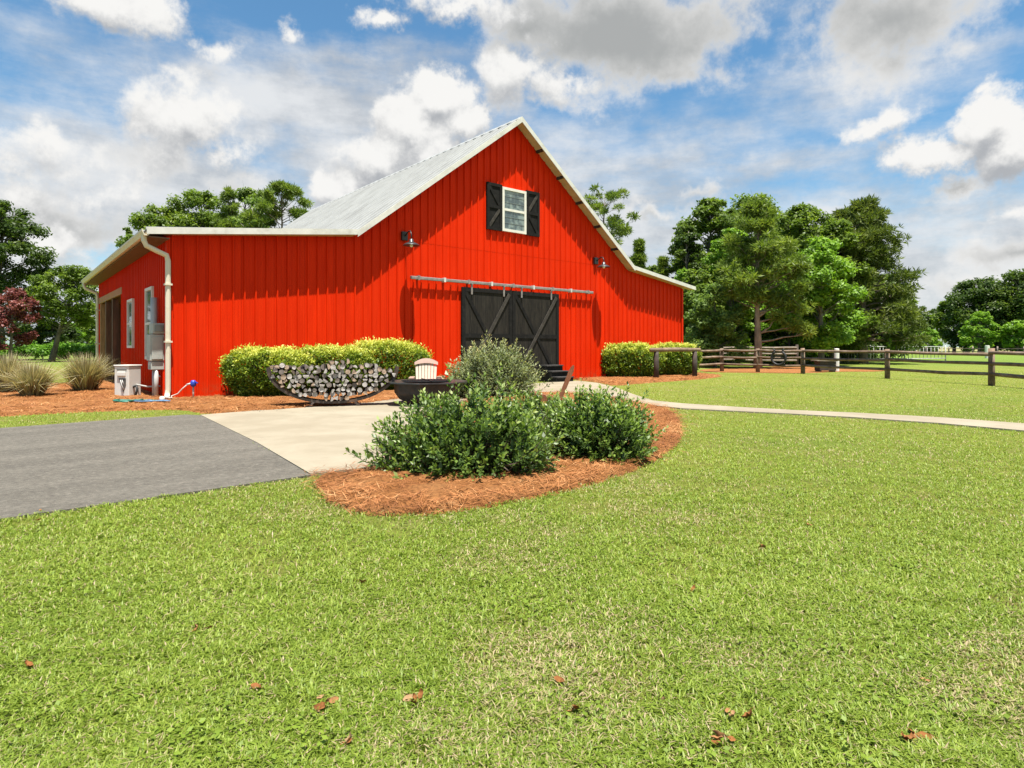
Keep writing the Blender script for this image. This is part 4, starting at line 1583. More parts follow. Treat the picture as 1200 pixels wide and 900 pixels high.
# ------------------------------------------------------------------ things beside the barn's corner
def outdoor_cabinet():
    p = G(141, 467)
    x, y = p.x, p.y + .05
    root = thing('equipment_cabinet', 'white outdoor equipment cabinet on the pine straw by the barn corner', 'cabinet', (x, y, 0))
    an = R(-14)
    ca, sa = math.cos(an), math.sin(an)
    F = lambda a, b_, z: (x + a * ca - b_ * sa, y + a * sa + b_ * ca, z)
    g = Geo()
    g.box(F, -.24, .24, 0, .40, .03, .86)
    body = part('body', g, 'cabinet_white', root, bevel=.02)
    g = Geo()
    g.box(F, -.255, .255, -.02, .42, .862, .90)
    part('lid', g, 'cabinet_white', root, bevel=.012)
    g = Geo()
    g.box(F, -.15, .17, -.012, 0, .765, .785)
    part('vent', g, 'cabinet_dark', root)
    g = Geo()
    g.box(F, -.12, .14, -.045, 0, .60, .72)
    part('hood', g, 'cabinet_white', root, bevel=.015)
    g = Geo()
    g.prism([F(-.08, -.012, .54), F(.15, -.012, .54), F(.15, -.012, .36), F(.06, -.012, .16), F(.02, -.012, .30)], Vector(F(0, 0, 0)) - Vector(F(0, -.010, 0)))
    part('recess', g, 'cabinet_dark', root)
    g = Geo()
    g.tube([F(.02, -.05, .50), F(.07, -.06, .36), F(.13, -.05, .24)], .012, 6)
    g.tube([F(.06, -.04, .50), F(.12, -.05, .38)], .010, 6)
    part('hose_fitting', g, 'pvc_grey', root, smooth=True)
    g = Geo()
    g.tube([F(.24, .15, .30), F(.36, .12, .34), F(.42, .1, .26), F(.38, .09, .12), F(.34, .1, .06)], .03, 8)
    part('drain_hose', g, 'black_rubber', root, smooth=True)
    g = Geo()
    g.tube([F(.24, .25, .36), F(.5, .35, .30), F(.8, .55, .31), F(1.05, .7, .38), WS(.95, .09, .62)], .022, 8)
    part('supply_pipe', g, 'pvc_grey', root, smooth=True)


outdoor_cabinet()
# hydrant with its blue head, and the pale hose that leads to it
p = G(226.5, 468.6)
hy = thing('yard_hydrant', 'blue-headed yard hydrant standing before the red wall', 'hydrant', (p.x, p.y, 0))
g = Geo()
g.tube([(p.x, p.y, 0), (p.x, p.y, .36)], .022, 10)
part('standpipe', g, 'hose_pale', hy, smooth=True)
g = Geo()
g.lathe((p.x, p.y, .34), [(0, 0), (.05, .01), (.07, .05), (.07, .12), (.05, .17), (0, .18)], 16)
part('head', g, 'hydrant_blue', hy, smooth=True)
g = Geo()
g.bar((p.x, p.y - .02, .50), (p.x + .13, p.y - .03, .44), .03, .03)
part('handle', g, 'hydrant_blue', hy)
g = Geo()
g.tube([(p.x - .05, p.y - .02, .43), (p.x - .15, p.y - .04, .40)], .025, 8)
part('spout', g, 'pvc_grey', hy, smooth=True)
q_ = G(196, 471)
g = Geo()
pts = [(p.x - .14, p.y - .04, .40), (p.x - .24, p.y - .08, .30), (p.x - .34, p.y - .12, .17), (p.x - .48, p.y - .17, .11), (q_.x + .1, q_.y + .02, .10), (q_.x - .05, q_.y, .10)]
g.tube(pts, .016, 8)
single('water_hose', g, 'hose_pale', 'pale thin hose running from the blue hydrant head to the downspout', 'hose', (p.x - .3, p.y, 0), smooth=True)
for k, (px, py) in enumerate(((190, 472), (196, 469.5))):
    p = G(px, py)
    g = Geo()
    g.lathe((p.x, p.y, .05), [(0, .0), (.05, .01), (.066, .05), (.05, .10), (0, .115)], 14)
    single('pipe_cap', g, 'post_white', ('white round pipe cap lying at the foot of the conduits', 'white round pipe cap lying against the downspout foot')[k], 'pipe cap', (p.x, p.y, .05), 'white pipe caps at the barn corner', smooth=True)
p = G(160, 475)
g = Geo()
pts = []
for i in range(90):
    t = i / 89
    a = t * 6.283 * 3.2
    rr = .24 + .05 * math.sin(i * .7) + .05 * t
    pts.append((p.x - .22 + math.cos(a) * rr * 1.1, p.y + math.sin(a) * rr * .55, .10 + .03 * t + .012 * math.sin(a * 2.1)))
for i in range(14):
    t = i / 13
    pts.append((p.x - .22 + .3 + t * .62, p.y + .05 + .08 * math.sin(t * 5), .12 - .02 * t))
g.tube(pts, .017, 7)
single('garden_hose', g, 'hose_green', 'green garden hose coiled on the pine straw near the drive', 'hose', (p.x, p.y, 0), smooth=True)
g = Geo()
pts = [(p.x - .1 + .85 * t + .0, p.y + .02 + .09 * math.sin(t * 7), .115 + .012 * math.sin(t * 17)) for t in [i / 20 for i in range(21)]]
pts += [(p.x + .72 - .8 * t, p.y - .1 + .06 * math.sin(t * 6 + 1), .11) for t in [i / 20 for i in range(21)]]
g.tube(pts, .015, 7)
single('garden_hose', g, 'hose_blue', 'blue hose lying loose beside the green coiled hose', 'hose', (p.x + .3, p.y, 0), smooth=True)

# ------------------------------------------------------------------ crescent firewood rack and its logs
def firewood():
    Yc = 13.95
    cx = X_at(389, Yc)
    an = R(16)
    ca, sa = math.cos(an), math.sin(an)
    F = lambda a, b_, z: (cx + a * ca - b_ * sa, Yc + .2 + a * sa + b_ * ca, z)
    HW, ZT, ZB = 1.40, .93, .15
    low = lambda a: ZT - (ZT - ZB) * math.sqrt(max(0, 1 - (abs(a) / HW) ** 2.1))
    rack = thing('firewood_rack', 'rusty crescent steel rack holding split firewood before the hedge', 'firewood rack', (cx, Yc, 0))
    for b0 in (-.21, .17):
        g = Geo()
        n = 40
        ins, outs = [], []
        for i in range(n + 1):
            th = math.pi * i / n
            a = -math.cos(th) * HW
            z = low(a)
            ins.append((a, z))
        for i, (a, z) in enumerate(ins):
            a0, z0_ = ins[max(i - 1, 0)]
            a1, z1_ = ins[min(i + 1, n)]
            l = math.hypot(a1 - a0, z1_ - z0_)
            outs.append((a + (z1_ - z0_) / l * .055, z - (a1 - a0) / l * .055))
        for i in range(n):
            p = [ins[i], ins[i + 1], outs[i + 1], outs[i]]
            g.hexa([F(p[0][0], b0, p[0][1]), F(p[3][0], b0, p[3][1]), F(p[3][0], b0 + .04, p[3][1]), F(p[0][0], b0 + .04, p[0][1]),
                    F(p[1][0], b0, p[1][1]), F(p[2][0], b0, p[2][1]), F(p[2][0], b0 + .04, p[2][1]), F(p[1][0], b0 + .04, p[1][1])])
        part('curved_bar', g, 'rack_steel', rack)
    for a in (-1.25, -.7, 0, .7, 1.25):
        g = Geo()
        z = low(a)
        g.bar(F(a, -.2, z - .028), F(a, .2, z - .028), .04, .02)
        part('cross_bar', g, 'rack_steel', rack)
    for a, lean in ((-.42, -.13), (.42, .13)):
        for b0 in (-.19, .19):
            g = Geo()
            g.bar(F(a, b0, low(a) - .01), F(a + lean, b0 * 1.1, .03), .045, .035, up=(0, 1, 0))
            part('leg', g, 'rack_steel', rack)
    # log shapes: rounds, halves and wedges
    r = np.random.default_rng(77)
    kinds = []
    for k in range(9):
        nn = 9
        if k < 3:
            ring = [(math.cos(6.283 * i / nn) * (.9 + .12 * r.random()), math.sin(6.283 * i / nn) * (.9 + .12 * r.random())) for i in range(nn)]
        elif k < 6:
            a0 = [-.1 + (math.pi + .2) * i / 6 for i in range(7)]
            ring = [(math.cos(a) * 1.05, math.sin(a) * 1.05 - .42 + .05 * r.random()) for a in a0]
        else:
            a0 = [R(55) + R(75) * i / 4 for i in range(5)]
            ring = [(math.cos(a) * 1.6, math.sin(a) * 1.6 - .95 + .06 * r.random()) for a in a0] + [(.05, -.95)]
        g = Geo()
        m_ = len(ring)
        fr = [(a * .97, -.5 - .03 * r.random(), b_ * .97) for a, b_ in ring]
        bk = [(a, .5, b_) for a, b_ in ring]
        g.add(fr + bk, [tuple(range(m_))], 0)
        g.f[-1] = list(range(m_))
        g.add(fr + bk, [tuple(range(m_, 2 * m_))[::-1]], 0)
        g.add(fr + bk, [(i, m_ + i, m_ + (i + 1) % m_, (i + 1) % m_) for i in range(m_)], 1)
        kinds.append([raw_mesh('log', g.v, g.f, [e, 'log_bark'], g.m) for e in ('log_end', 'log_end_tan', 'log_end_dark')])
    sp = .122
    n = 0
    row = 0
    z = ZB + .05
    while z < ZT + .16:
        a = -HW + (row % 2) * sp * .5
        while a < HW:
            aa, zz = a + r.normal() * .016, z + r.normal() * .014
            topz = ZT + .10 + .05 * math.sin(aa * 4.2 + .7) + .03 * math.sin(aa * 9) - .09 * (abs(aa) / HW) ** 3
            if zz - .045 > low(aa) and zz < topz and abs(aa) < HW - .06:
                e = 0 if r.random() < .62 else (1 if r.random() < .5 else 2)
                o = bpy.data.objects.new('firewood_log', kinds[r.integers(9)][e])
                COL.objects.link(o)
                o.location = F(aa, -.02 + r.normal() * .02, zz)
                o.rotation_euler = (r.normal() * .04, 0, an + r.normal() * .05)
                s_ = .048 + .020 * r.random()
                o.scale = (s_, .42 + .06 * r.random(), s_)
                o.rotation_mode = 'XYZ'
                o.rotation_euler.y = r.random() * 6.283
                tag(o, 'split firewood log in the crescent rack, its cut end facing out', 'log', 'split logs stacked in the crescent rack')
                n += 1
            a += sp * (.92 + .14 * r.random())
        z += sp * .86
        row += 1
    print('logs', n)


firewood()

# ------------------------------------------------------------------ fire pit and the two chairs
def fire_pit():
    Yc = 14.6
    cx = X_at(500, Yc)
    root = thing('fire_pit', 'dark square steel fire pit with a flat rim before the pale chair', 'fire pit', (cx, Yc, 0))
    an = R(20)
    ca, sa = math.cos(an), math.sin(an)
    F = lambda a, b_, z: (cx + a * ca - b_ * sa, Yc + a * sa + b_ * ca, z)
    zr = .575

    def ringp(hw, z, n=8, rot=.39):
        return [F(hw * math.cos(rot + 6.283 * i / n), hw * math.sin(rot + 6.283 * i / n), z) for i in range(n)]
    g = Geo()
    A, B, C_, D_ = ringp(1.0, zr), ringp(.60, zr - .02), ringp(.60, zr - .045), ringp(1.0, zr - .03)
    g.add(A + B + C_ + D_, [(i, (i + 1) % 8, 8 + (i + 1) % 8, 8 + i) for i in range(8)] + [(8 + i, 8 + (i + 1) % 8, 16 + (i + 1) % 8, 16 + i) for i in range(8)]
          + [(16 + i, 16 + (i + 1) % 8, 24 + (i + 1) % 8, 24 + i) for i in range(8)] + [(24 + i, 24 + (i + 1) % 8, (i + 1) % 8, i) for i in range(8)])
    part('rim', g, 'rim_steel', root)
    g = Geo()
    L_ = [ringp(.80, zr - .035), ringp(.78, .30), ringp(.66, .14), ringp(.30, .10)]
    g.add(sum(L_, []), [(k * 8 + i, k * 8 + (i + 1) % 8, (k + 1) * 8 + (i + 1) % 8, (k + 1) * 8 + i) for k in range(3) for i in range(8)] + [tuple(range(24, 32))[::-1]])
    part('bowl', g, 'rust_steel', root)
    g = Geo()
    for k in range(-5, 6):
        w_ = math.sqrt(.6 ** 2 - (k * .1) ** 2)
        g.bar(F(-w_, k * .1, zr + .012), F(w_, k * .1, zr + .012), .014, .014)
    g.bar(F(0, -.6, zr + .028), F(0, .6, zr + .028), .02, .018)
    part('grate', g, 'black_metal', root)
    for k in range(4):
        a = .4 + k * math.pi / 2
        g = Geo()
        g.bar(F(.52 * math.cos(a), .52 * math.sin(a), .24), F(.62 * math.cos(a), .62 * math.sin(a), .03), .06, .05, up=(0, 1, 0))
        part('leg', g, 'rust_steel', root)
    for a in (.9, 3.2):
        g = Geo()
        g.tube([F(.80 * math.cos(a), .80 * math.sin(a), zr), F(.80 * math.cos(a), .80 * math.sin(a), zr + .05), F(.80 * math.cos(a + .14), .80 * math.sin(a + .14), zr + .05), F(.80 * math.cos(a + .14), .80 * math.sin(a + .14), zr)], .012, 6)
        part('handle', g, 'black_metal', root)


fire_pit()


def lounge_chair(label, x, y, face, slat_mat, rail_mat, arms=True):
    """a wooden or plastic slatted garden chair with a tall raked back; face: the way it looks"""
    root = thing('slatted_chair', label, 'chair', (x, y, 0))
    c, s = math.cos(face), math.sin(face)
    # f forwards, l leftwards
    F = lambda f, l, z: (x + f * c - l * s, y + f * s + l * c, z)
    g = Geo()
    for k in range(6):
        f = .34 - k * .10
        z = .37 - (.34 - f) * .22
        g.hexa([F(f - .085, -.27, z - .03), F(f, -.27, z - .012), F(f, .27, z - .012), F(f - .085, .27, z - .03), F(f - .085, -.27, z - .008), F(f, -.27, z + .010), F(f, .27, z + .010), F(f - .085, .27, z - .008)])
    part('seat', g, slat_mat, root)
    zb, zt = .26, 1.08
    rake_ = .34
    g = Geo()
    n = 7
    for k in range(n):
        l = (k - (n - 1) / 2) * .080
        tz = zt - .10 - .10 * (abs(l) / .24) ** 2
        fb, ft = -.24, -.24 - rake_ * (tz - zb) / (zt - zb)
        g.bar(F(fb, l * .93, zb), F(ft, l * 1.05, tz), .068, .02, up=(c, s, .4))
    part('backrest', g, slat_mat, root)
    g = Geo()
    ring_o, ring_i = [], []
    for k in range(13):
        t = -1 + k / 6
        l = t * .315
        z1 = zt - .105 * t * t
        z2 = zt - .13 - .05 * t * t
        ring_o.append((l, z1))
        ring_i.append((l, z2))
    for k in range(12):
        pts = []
        for dd in (0, .04):
            for (l, z) in (ring_i[k], ring_i[k + 1], ring_o[k + 1], ring_o[k]):
                f = -.24 - rake_ * (z - zb) / (zt - zb)
                pts.append(F(f + .015 + dd, l, z))
        g.hexa([pts[0], pts[1], pts[5], pts[4], pts[3], pts[2], pts[6], pts[7]])
    if arms:
        part('top_rail', g, rail_mat, root)
    for sd in (-1, 1):
        g = Geo()
        g.box(F, -.42, .36, sd * .36 - .065, sd * .36 + .065, .565, .592)
        if arms:
            part('armrest', g, rail_mat, root)
        g = Geo()
        g.box(F, .27, .345, sd * .315 - .018, sd * .315 + .018, 0, .565 if arms else .37)
        part('leg', g, rail_mat, root)
        g = Geo()
        g.bar(F(.30, sd * .28, .30), F(-.62, sd * .28, .05), .035, .11)
        part('leg', g, rail_mat, root)
        g = Geo()
        g.bar(F(-.36, sd * .315, .32), F(-.36, sd * .315, .565), .04, .05, up=(c, s, 0))
        if arms:
            part('arm_support', g, rail_mat, root)
    return root


lounge_chair('pale slatted garden chair standing behind the dark fire pit', X_at(500, 16.3), 16.1, R(-84), 'chair_plastic', 'chair_rail')
lounge_chair('brown wooden garden chair seen from the side, its raked back showing over the bushes', X_at(644, 13.6), 13.6, R(183), 'chair_brown', 'chair_brown', arms=False)

# black steps to the doors
def steps():
    sr = s_of(666, .9)
    p = W(sr - .45, .8, 0)
    root = thing('door_steps', 'black wooden steps of three treads at the right barn door', 'steps', (p[0], p[1], 0))
    for k in range(3):
        z = .66 - k * .22
        o0 = .30 + k * .30
        g = Geo()
        g.box(W, sr - .98 + .06, sr, o0 - (.02 if k else .12), o0 + .33, z - .05, z)
        part('tread', g, 'step_wood', root, bevel=.006)
        g = Geo()
        g.box(W, sr - .92, sr - .04, o0 + .255, o0 + .285, z - .22 + (.0 if k < 2 else .03), z - .052)
        part('riser', g, 'charcoal_batten', root)
    for s in (sr - .95, sr - .04):
        g = Geo()
        pts = [W(s, .2, .03), W(s, 1.18, .03), W(s, 1.18, .165), W(s, .88, .165), W(s, .88, .385), W(s, .58, .385), W(s, .58, .605), W(s, .2, .605)]
        g.prism(pts, Vector((DX, DY, 0)) * .04)
        part('stringer', g, 'charcoal_batten', root)


steps()

# hitching rail by the right hedge
p0, p1 = G(769, 444.4), G(814, 443.0)
root = thing('hitching_rail', 'dark log hitching rail on two posts before the right hedge', 'hitching rail', ((p0.x + p1.x) / 2, (p0.y + p1.y) / 2, 0))
d = (p1 - p0).normalized()
for p in (p0, p1):
    g = Geo()
    g.tube([(p.x, p.y, -.1), (p.x + .01, p.y, .6), (p.x, p.y, 1.18)], [.115, .11, .105], 12)
    part('post', g, 'fence_wood_dark', root, smooth=True)
g = Geo()
a, b_ = p0 - d * .32, p1 + d * .30
g.tube([(a.x, a.y - .02, 1.25), ((a.x + b_.x) / 2, (a.y + b_.y) / 2 - .02, 1.265), (b_.x, b_.y - .02, 1.25)], [.085, .09, .08], 12)
part('rail', g, 'fence_wood', root, smooth=True)

# ------------------------------------------------------------------ fences
def fence(name, label, posts, rails, ph, pr, rr, pmat, rmat, seed, cat='fence', sq=False):
    """posts: ground points; rails: heights"""
    r = np.random.default_rng(seed)
    c = posts[len(posts) // 2]
    root = thing(name, label, cat, (c[0], c[1], 0))
    for p in posts:
        g = Geo()
        lx, ly = r.normal() * .02, r.normal() * .02
        g.tube([(p[0], p[1], -.1), (p[0] + lx * .5, p[1] + ly * .5, ph * .5), (p[0] + lx, p[1] + ly, ph * (1 + r.normal() * .015))], [pr * 1.06, pr, pr * .94], 4 if sq else 10)
        part('post', g, pmat, root, smooth=not sq)
    for a, b_ in zip(posts[:-1], posts[1:]):
        L_ = math.dist(a[:2], b_[:2])
        for z in rails:
            za, zb = z + r.normal() * .018, z + r.normal() * .018
            g = Geo()
            n = 5
            pts = []
            d = Vector((b_[0] - a[0], b_[1] - a[1], 0)).normalized()
            off = Vector((d.y, -d.x, 0)) * (pr * .55)
            for i in range(n + 1):
                t = i / n
                pts.append((a[0] + (b_[0] - a[0]) * t + off.x, a[1] + (b_[1] - a[1]) * t + off.y, za + (zb - za) * t - .02 * math.sin(math.pi * t) + r.normal() * .006))
            g.tube(pts, [rr * (1 + r.normal() * .06) for _ in pts], 7)
            part('rail', g, rmat, root, smooth=True)
    return root


fp = [W(WID, -.6, 0), G(846, 435.2), G(888, 436.4), G(941, 438), G(1040, 443.6), G(1162, 451.8), (17.0, 17.2, 0), (16.6, 12.6, 0)]
fence('rail_fence', 'weathered round-rail fence of three rails running from the barn to the right edge', [(p[0], p[1]) for p in fp], (.42, .80, 1.17), 1.30, .105, .062, 'fence_wood', 'fence_wood', 91)
fp = [(X_at(px, Y), Y) for px, Y in ((770, 46), (818, 45), (866, 44), (934, 42.5))]
fence('paddock_fence', 'grey wooden paddock fence standing behind the round-rail fence', fp, (.45, .90, 1.32), 1.5, .10, .07, 'fence_wood_dark', 'rail_grey', 92)
fp = [(X_at(px, Y), Y) for px, Y in ((1060, 112), (1085, 111), (1112, 110), (1140, 108), (1169, 106), (1200, 104), (1235, 102), (1270, 100))]
fence('pasture_fence', 'far pasture fence before the big trees at the right edge', fp, (.5, 1.0), 1.4, .12, .06, 'rail_grey', 'fence_wood_dark', 93)


def corral():
    """pipe corral panels with upright bars"""
    pts = [(X_at(px, Y), Y) for px, Y in ((946, 53), (985, 54), (1020, 55), (1060, 57), (1108, 59))]
    root = thing('corral_fence', 'pale pipe corral panels with upright bars behind the rail fence', 'fence', (pts[2][0], pts[2][1], 0))
    for p in pts:
        g = Geo()
        g.tube([(p[0], p[1], 0), (p[0], p[1], 1.5)], .06, 8)
        part('post', g, 'pipe_pale', root, smooth=True)
    for a, b_ in zip(pts[:-1], pts[1:]):
        for z in (.25, 1.38):
            g = Geo()
            g.tube([(a[0], a[1], z), (b_[0], b_[1], z)], .045, 6)
            part('rail', g, 'pipe_pale', root, smooth=True)
        g = Geo()
        n = 11
        for k in range(1, n):
            t = k / n
            x, y = a[0] + (b_[0] - a[0]) * t, a[1] + (b_[1] - a[1]) * t
            g.tube([(x, y, .25), (x, y, 1.38)], .028, 5)
        part('upright_bars', g, 'pipe_pale', root, smooth=True)


corral()
# round ring hung on the fence, feed box, white posts
p0, p1 = Vector(G(888, 436.4)), Vector(G(941, 438))
d = (p1 - p0).normalized()
nrm = Vector((d.y, -d.x, 0))
c = p0 + d * ((p1 - p0).length * .5) + nrm * .16 + Vector((0, 0, .80))
root = thing('iron_ring', 'round black ring with two upright prongs hung on the rail fence', 'ring', (c.x, c.y, 0))
g = Geo()
pts = [c + d * (.36 * math.cos(a)) + Vector((0, 0, .36 * math.sin(a))) for a in [R(60) - R(300) * i / 36 for i in range(37)]]
g.tube(pts, .062, 10)
part('ring', g, 'black_rubber', root, smooth=True)
for e, sg in ((pts[0], 1), (pts[-1], -1)):
    g = Geo()
    g.tube([e, e + d * (.05 * sg) + Vector((0, 0, .10)), e + d * (.10 * sg) + Vector((0, 0, .17))], [.05, .045, .03], 8)
    part('prong', g, 'black_rubber', root, smooth=True)
g = Geo()
for zz in (.12, -.05, -.18):
    w_ = math.sqrt(.34 ** 2 - zz ** 2)
    a, b_ = c - d * w_ + Vector((0, 0, zz)), c + d * w_ + Vector((0, 0, zz))
    g.bar(a, b_, .03, .03)
part('cross_bars', g, 'rim_steel', root)


def feed_box():
    Y = 33.6
    x = X_at(967, Y)
    F = lambda a, b_, z: (x + a, Y + b_, z)
    root = thing('feed_box', 'dark brown wooden feed box with a pale ledge behind the rail fence', 'feed box', (x, Y, 0))
    g = Geo()
    for k in range(3):
        g.box(F, -.44, .44, -.30, -.27, .08 + k * .17, .08 + k * .17 + .16)
        g.box(F, -.44, .44, .27, .30, .08 + k * .17, .08 + k * .17 + .16)
        g.box(F, -.44, -.41, -.268, .268, .08 + k * .17, .08 + k * .17 + .16)
        g.box(F, .41, .44, -.268, .268, .08 + k * .17, .08 + k * .17 + .16)
    part('box', g, 'rust_steel', root)
    g = Geo()
    g.box(F, -.62, .50, -.38, .38, .592, .65)
    part('ledge', g, 'rail_grey', root, bevel=.01)
    for a in (-.38, .38):
        g = Geo()
        g.box(F, a - .05, a + .05, -.25, .25, 0, .078)
        part('skid', g, 'fence_wood_dark', root)


feed_box()
for px, Y, h_, rad, lab in ((980.5, 34.3, 1.28, .13, 'thick white post standing beside the brown feed box'), (1157, 72, 1.5, .24, 'short white post in the far green pasture')):
    x = X_at(px, Y)
    g = Geo()
    g.lathe((x, Y, 0), [(rad, -.1), (rad, h_ - .02), (rad * .85, h_), (0, h_ + .01)], 14)
    single('white_post', g, 'post_white', lab, 'post', (x, Y, 0), smooth=False)

# ------------------------------------------------------------------ trees


def T(name, label, px, Y, top, wpx, **kw):
    return tree(name, label, (X_at(px, Y), Y), Z_at(top, Y), wpx * Y / FOC, **kw)


GR = 'trees in the grove right of the barn'
GB = 'trees rising behind the barn roof'
GL = 'trees at the left of the barn'
GF = 'trees across the far pasture'
# grove on the right
T('pine_tree', 'pine with a bare straight trunk just behind the rail fence', 888, 38.5, 238, 128, kind='pine', leaf='needle_pine', trunk='trunk_pine', base=.38, n_cl=48, per=2000, size=.30, seed=101, tr=.22, group=GR,
  crown_shape=lambda t: (1 - t) ** .5 * (.75 + .25 * min(1, t * 5)) * (1.0 if t > .12 else .8), extra=[(X_at(px_, 38.2), 38.2, Z_at(py_, 38.2), rd_) for px_, py_, rd_ in ((905, 352, .8), (922, 356, .8), (938, 362, .7), (912, 372, .6), (930, 382, .7), (944, 388, .6), (868, 330, .7), (852, 322, .7), (872, 345, .5))])
T('oak_tree', 'tall leafy tree forming the left shoulder of the right grove', 834, 52, 233, 100, leaf='leaf_oak', base=.10, n_cl=56, per=18000, size=.30, seed=102, tr=.3, group=GR)
T('oak_tree', 'tall dense tree behind the bare-trunked pine', 884, 56, 230, 120, leaf='leaf_oak', base=.12, n_cl=58, per=17000, size=.32, seed=103, tr=.32, group=GR)
T('oak_tree', 'broad tree between the bare-trunked pine and the bright green tree', 938, 51, 243, 120, leaf='leaf_oak', base=.10, n_cl=56, per=18000, size=.30, seed=104, tr=.3, group=GR)
T('sweetgum_tree', 'bright green leafy tree right of the bare-trunked pine', 962, 44, 278, 100, leaf='leaf_bright', base=.16, n_cl=50, per=14000, size=.27, seed=105, tr=.2, group=GR)
T('pine_tree', 'tallest dark pine at the right end of the grove', 1012, 50, 235, 150, kind='pine', leaf='needle_olive', trunk='trunk_pine', base=.10, n_cl=80, per=4200, size=.36, seed=306, tr=.28, group=GR,
  crown_shape=lambda t: (1 - t) ** .55 * (.80 + .20 * min(1, t * 3)))
T('pine_tree', 'second dark pine standing close behind the bright green tree', 990, 55, 247, 100, kind='pine', leaf='needle_olive', trunk='trunk_pine', base=.2, n_cl=44, per=2000, size=.36, seed=107, tr=.26, group=GR)
T('sapling', 'pale green low-branched tree beside the right barn corner', 838, 41, 332, 82, leaf='leaf_soft', base=.04, n_cl=36, per=10000, size=.22, seed=108, tr=.1, group=GR)
T('oak_tree', 'narrow dark tree at the left edge of the right grove', 806, 49, 262, 66, leaf='leaf_deep', base=.08, n_cl=38, per=9000, size=.28, seed=109, tr=.2, group=GR)
T('oak_tree', 'lower deep green tree filling the grove under the bright green tree', 925, 48, 330, 85, leaf='leaf_bright', base=.06, n_cl=36, per=9000, size=.25, seed=110, tr=.15, group=GR)
T('oak_tree', 'dark tree deep inside the grove left of the tallest pine', 975, 62, 285, 120, leaf='leaf_deep', base=.05, n_cl=40, per=9000, size=.36, seed=111, tr=.2, group=GR)
T('oak_tree', 'dark tree deep inside the grove behind the pale green low-branched tree', 860, 64, 300, 110, leaf='leaf_deep', base=.04, n_cl=44, per=10000, size=.36, seed=112, tr=.2, group=GR)
T('oak_tree', 'dark low tree under the tallest pine', 1035, 58, 322, 80, leaf='leaf_oak', base=.05, n_cl=38, per=8000, size=.32, seed=113, tr=.18, group=GR)
T('sapling', 'small bright sapling at the foot of the tallest pine', 1042, 47, 396, 12, leaf='leaf_bright', base=.15, n_cl=9, per=500, size=.16, seed=114, tr=.03, group=GR)
T('oak_tree', 'leafy tree deep in the grove above the low deep green tree', 905, 66, 262, 120, leaf='leaf_deep', base=.05, n_cl=46, per=10000, size=.38, seed=115, tr=.22, group=GR)
T('oak_tree', 'mid-green tree in the dip between the bright green tree and the tallest pine', 976, 49, 258, 92, leaf='leaf_oak', base=.10, n_cl=44, per=11000, size=.28, seed=116, tr=.2, group=GR)
T('oak_tree', 'leafy tree between the bare-trunked pine and the left shoulder of the grove', 858, 46, 268, 78, leaf='leaf_bright', base=.10, n_cl=40, per=9500, size=.26, seed=117, tr=.18, group=GR)
T('oak_tree', 'dark leafy tree under the left shoulder of the grove', 818, 44, 316, 70, leaf='leaf_oak', base=.04, n_cl=36, per=8500, size=.25, seed=118, tr=.14, group=GR)
# behind the barn, right of the gable
T('pine_tree', 'sparse tall pine showing behind the right slope of the gable', 709, 60, 217, 84, kind='pine', leaf='needle_pine', trunk='trunk_grey', base=.30, n_cl=26, per=1000, size=.36, seed=221, tr=.22, group=GB, gap=.75, crown_shape=lambda t: math.sqrt(max(0, 1 - (2 * t - 1.0) ** 2 / 1.2)))
T('cedar_tree', 'pointed dark cedar just right of the sparse tall pine', 749, 52, 282, 46, kind='cone', leaf='needle_pine', trunk='trunk_pine', base=.1, n_cl=44, per=1500, size=.30, seed=122, tr=.15, group=GB)
T('cedar_tree', 'shorter pointed cedar above the right shed roof', 777, 50, 303, 40, kind='cone', leaf='needle_pine', trunk='trunk_pine', base=.1, n_cl=36, per=1200, size=.28, seed=123, tr=.14, group=GB)
T('oak_tree', 'low green tree peeking over the right shed roof end', 800, 46, 316, 50, leaf='leaf_bright', base=.1, n_cl=30, per=6500, size=.25, seed=124, tr=.14, group=GB)
T('oak_tree', 'olive tree between the two pointed cedars', 763, 56, 312, 60, leaf='leaf_oak', base=.1, n_cl=30, per=6000, size=.28, seed=125, tr=.16, group=GB)
T('oak_tree', 'dark low tree hidden half behind the gable slope', 727, 58, 296, 50, leaf='leaf_deep', base=.1, n_cl=30, per=6000, size=.3, seed=126, tr=.16, group=GB)
# behind the barn, left of the main roof
T('oak_tree', 'leafy tree second from the left above the left shed roof', 188, 62, 240, 100, leaf='leaf_oak', base=.2, n_cl=48, per=11000, size=.32, seed=131, tr=.28, group=GB, gap=.3)
T('oak_tree', 'olive tree third from the left above the left shed roof', 234, 64, 224, 104, leaf='leaf_oak', base=.2, n_cl=56, per=13000, size=.32, seed=132, tr=.3, group=GB, gap=.3)
T('pine_tree', 'thin pine in the middle of the trees above the left shed roof', 268, 60, 222, 66, kind='pine', leaf='needle_pine', trunk='trunk_grey', base=.3, n_cl=28, per=1000, size=.36, seed=133, tr=.22, group=GB, gap=.45)
T('bare_tree', 'half-bare pale-branched tree above the left shed roof', 296, 58, 232, 62, leaf='leaf_soft', trunk='trunk_pale', base=.25, n_cl=26, per=1500, size=.28, seed=134, tr=.2, group=GB)
T('pine_tree', 'round-topped dark pine closest to the white main roof', 330, 60, 215, 88, kind='pine', leaf='needle_pine', trunk='trunk_pine', base=.35, n_cl=40, per=2300, size=.36, seed=135, tr=.26, group=GB, crown_shape=lambda t: math.sqrt(max(0, 1 - (2 * t - .9) ** 2 / 1.25)))
T('oak_tree', 'deep green tree filling the gap left of the round-topped dark pine', 288, 66, 222, 84, leaf='leaf_oak', base=.2, n_cl=46, per=11000, size=.32, seed=136, tr=.24, group=GB)
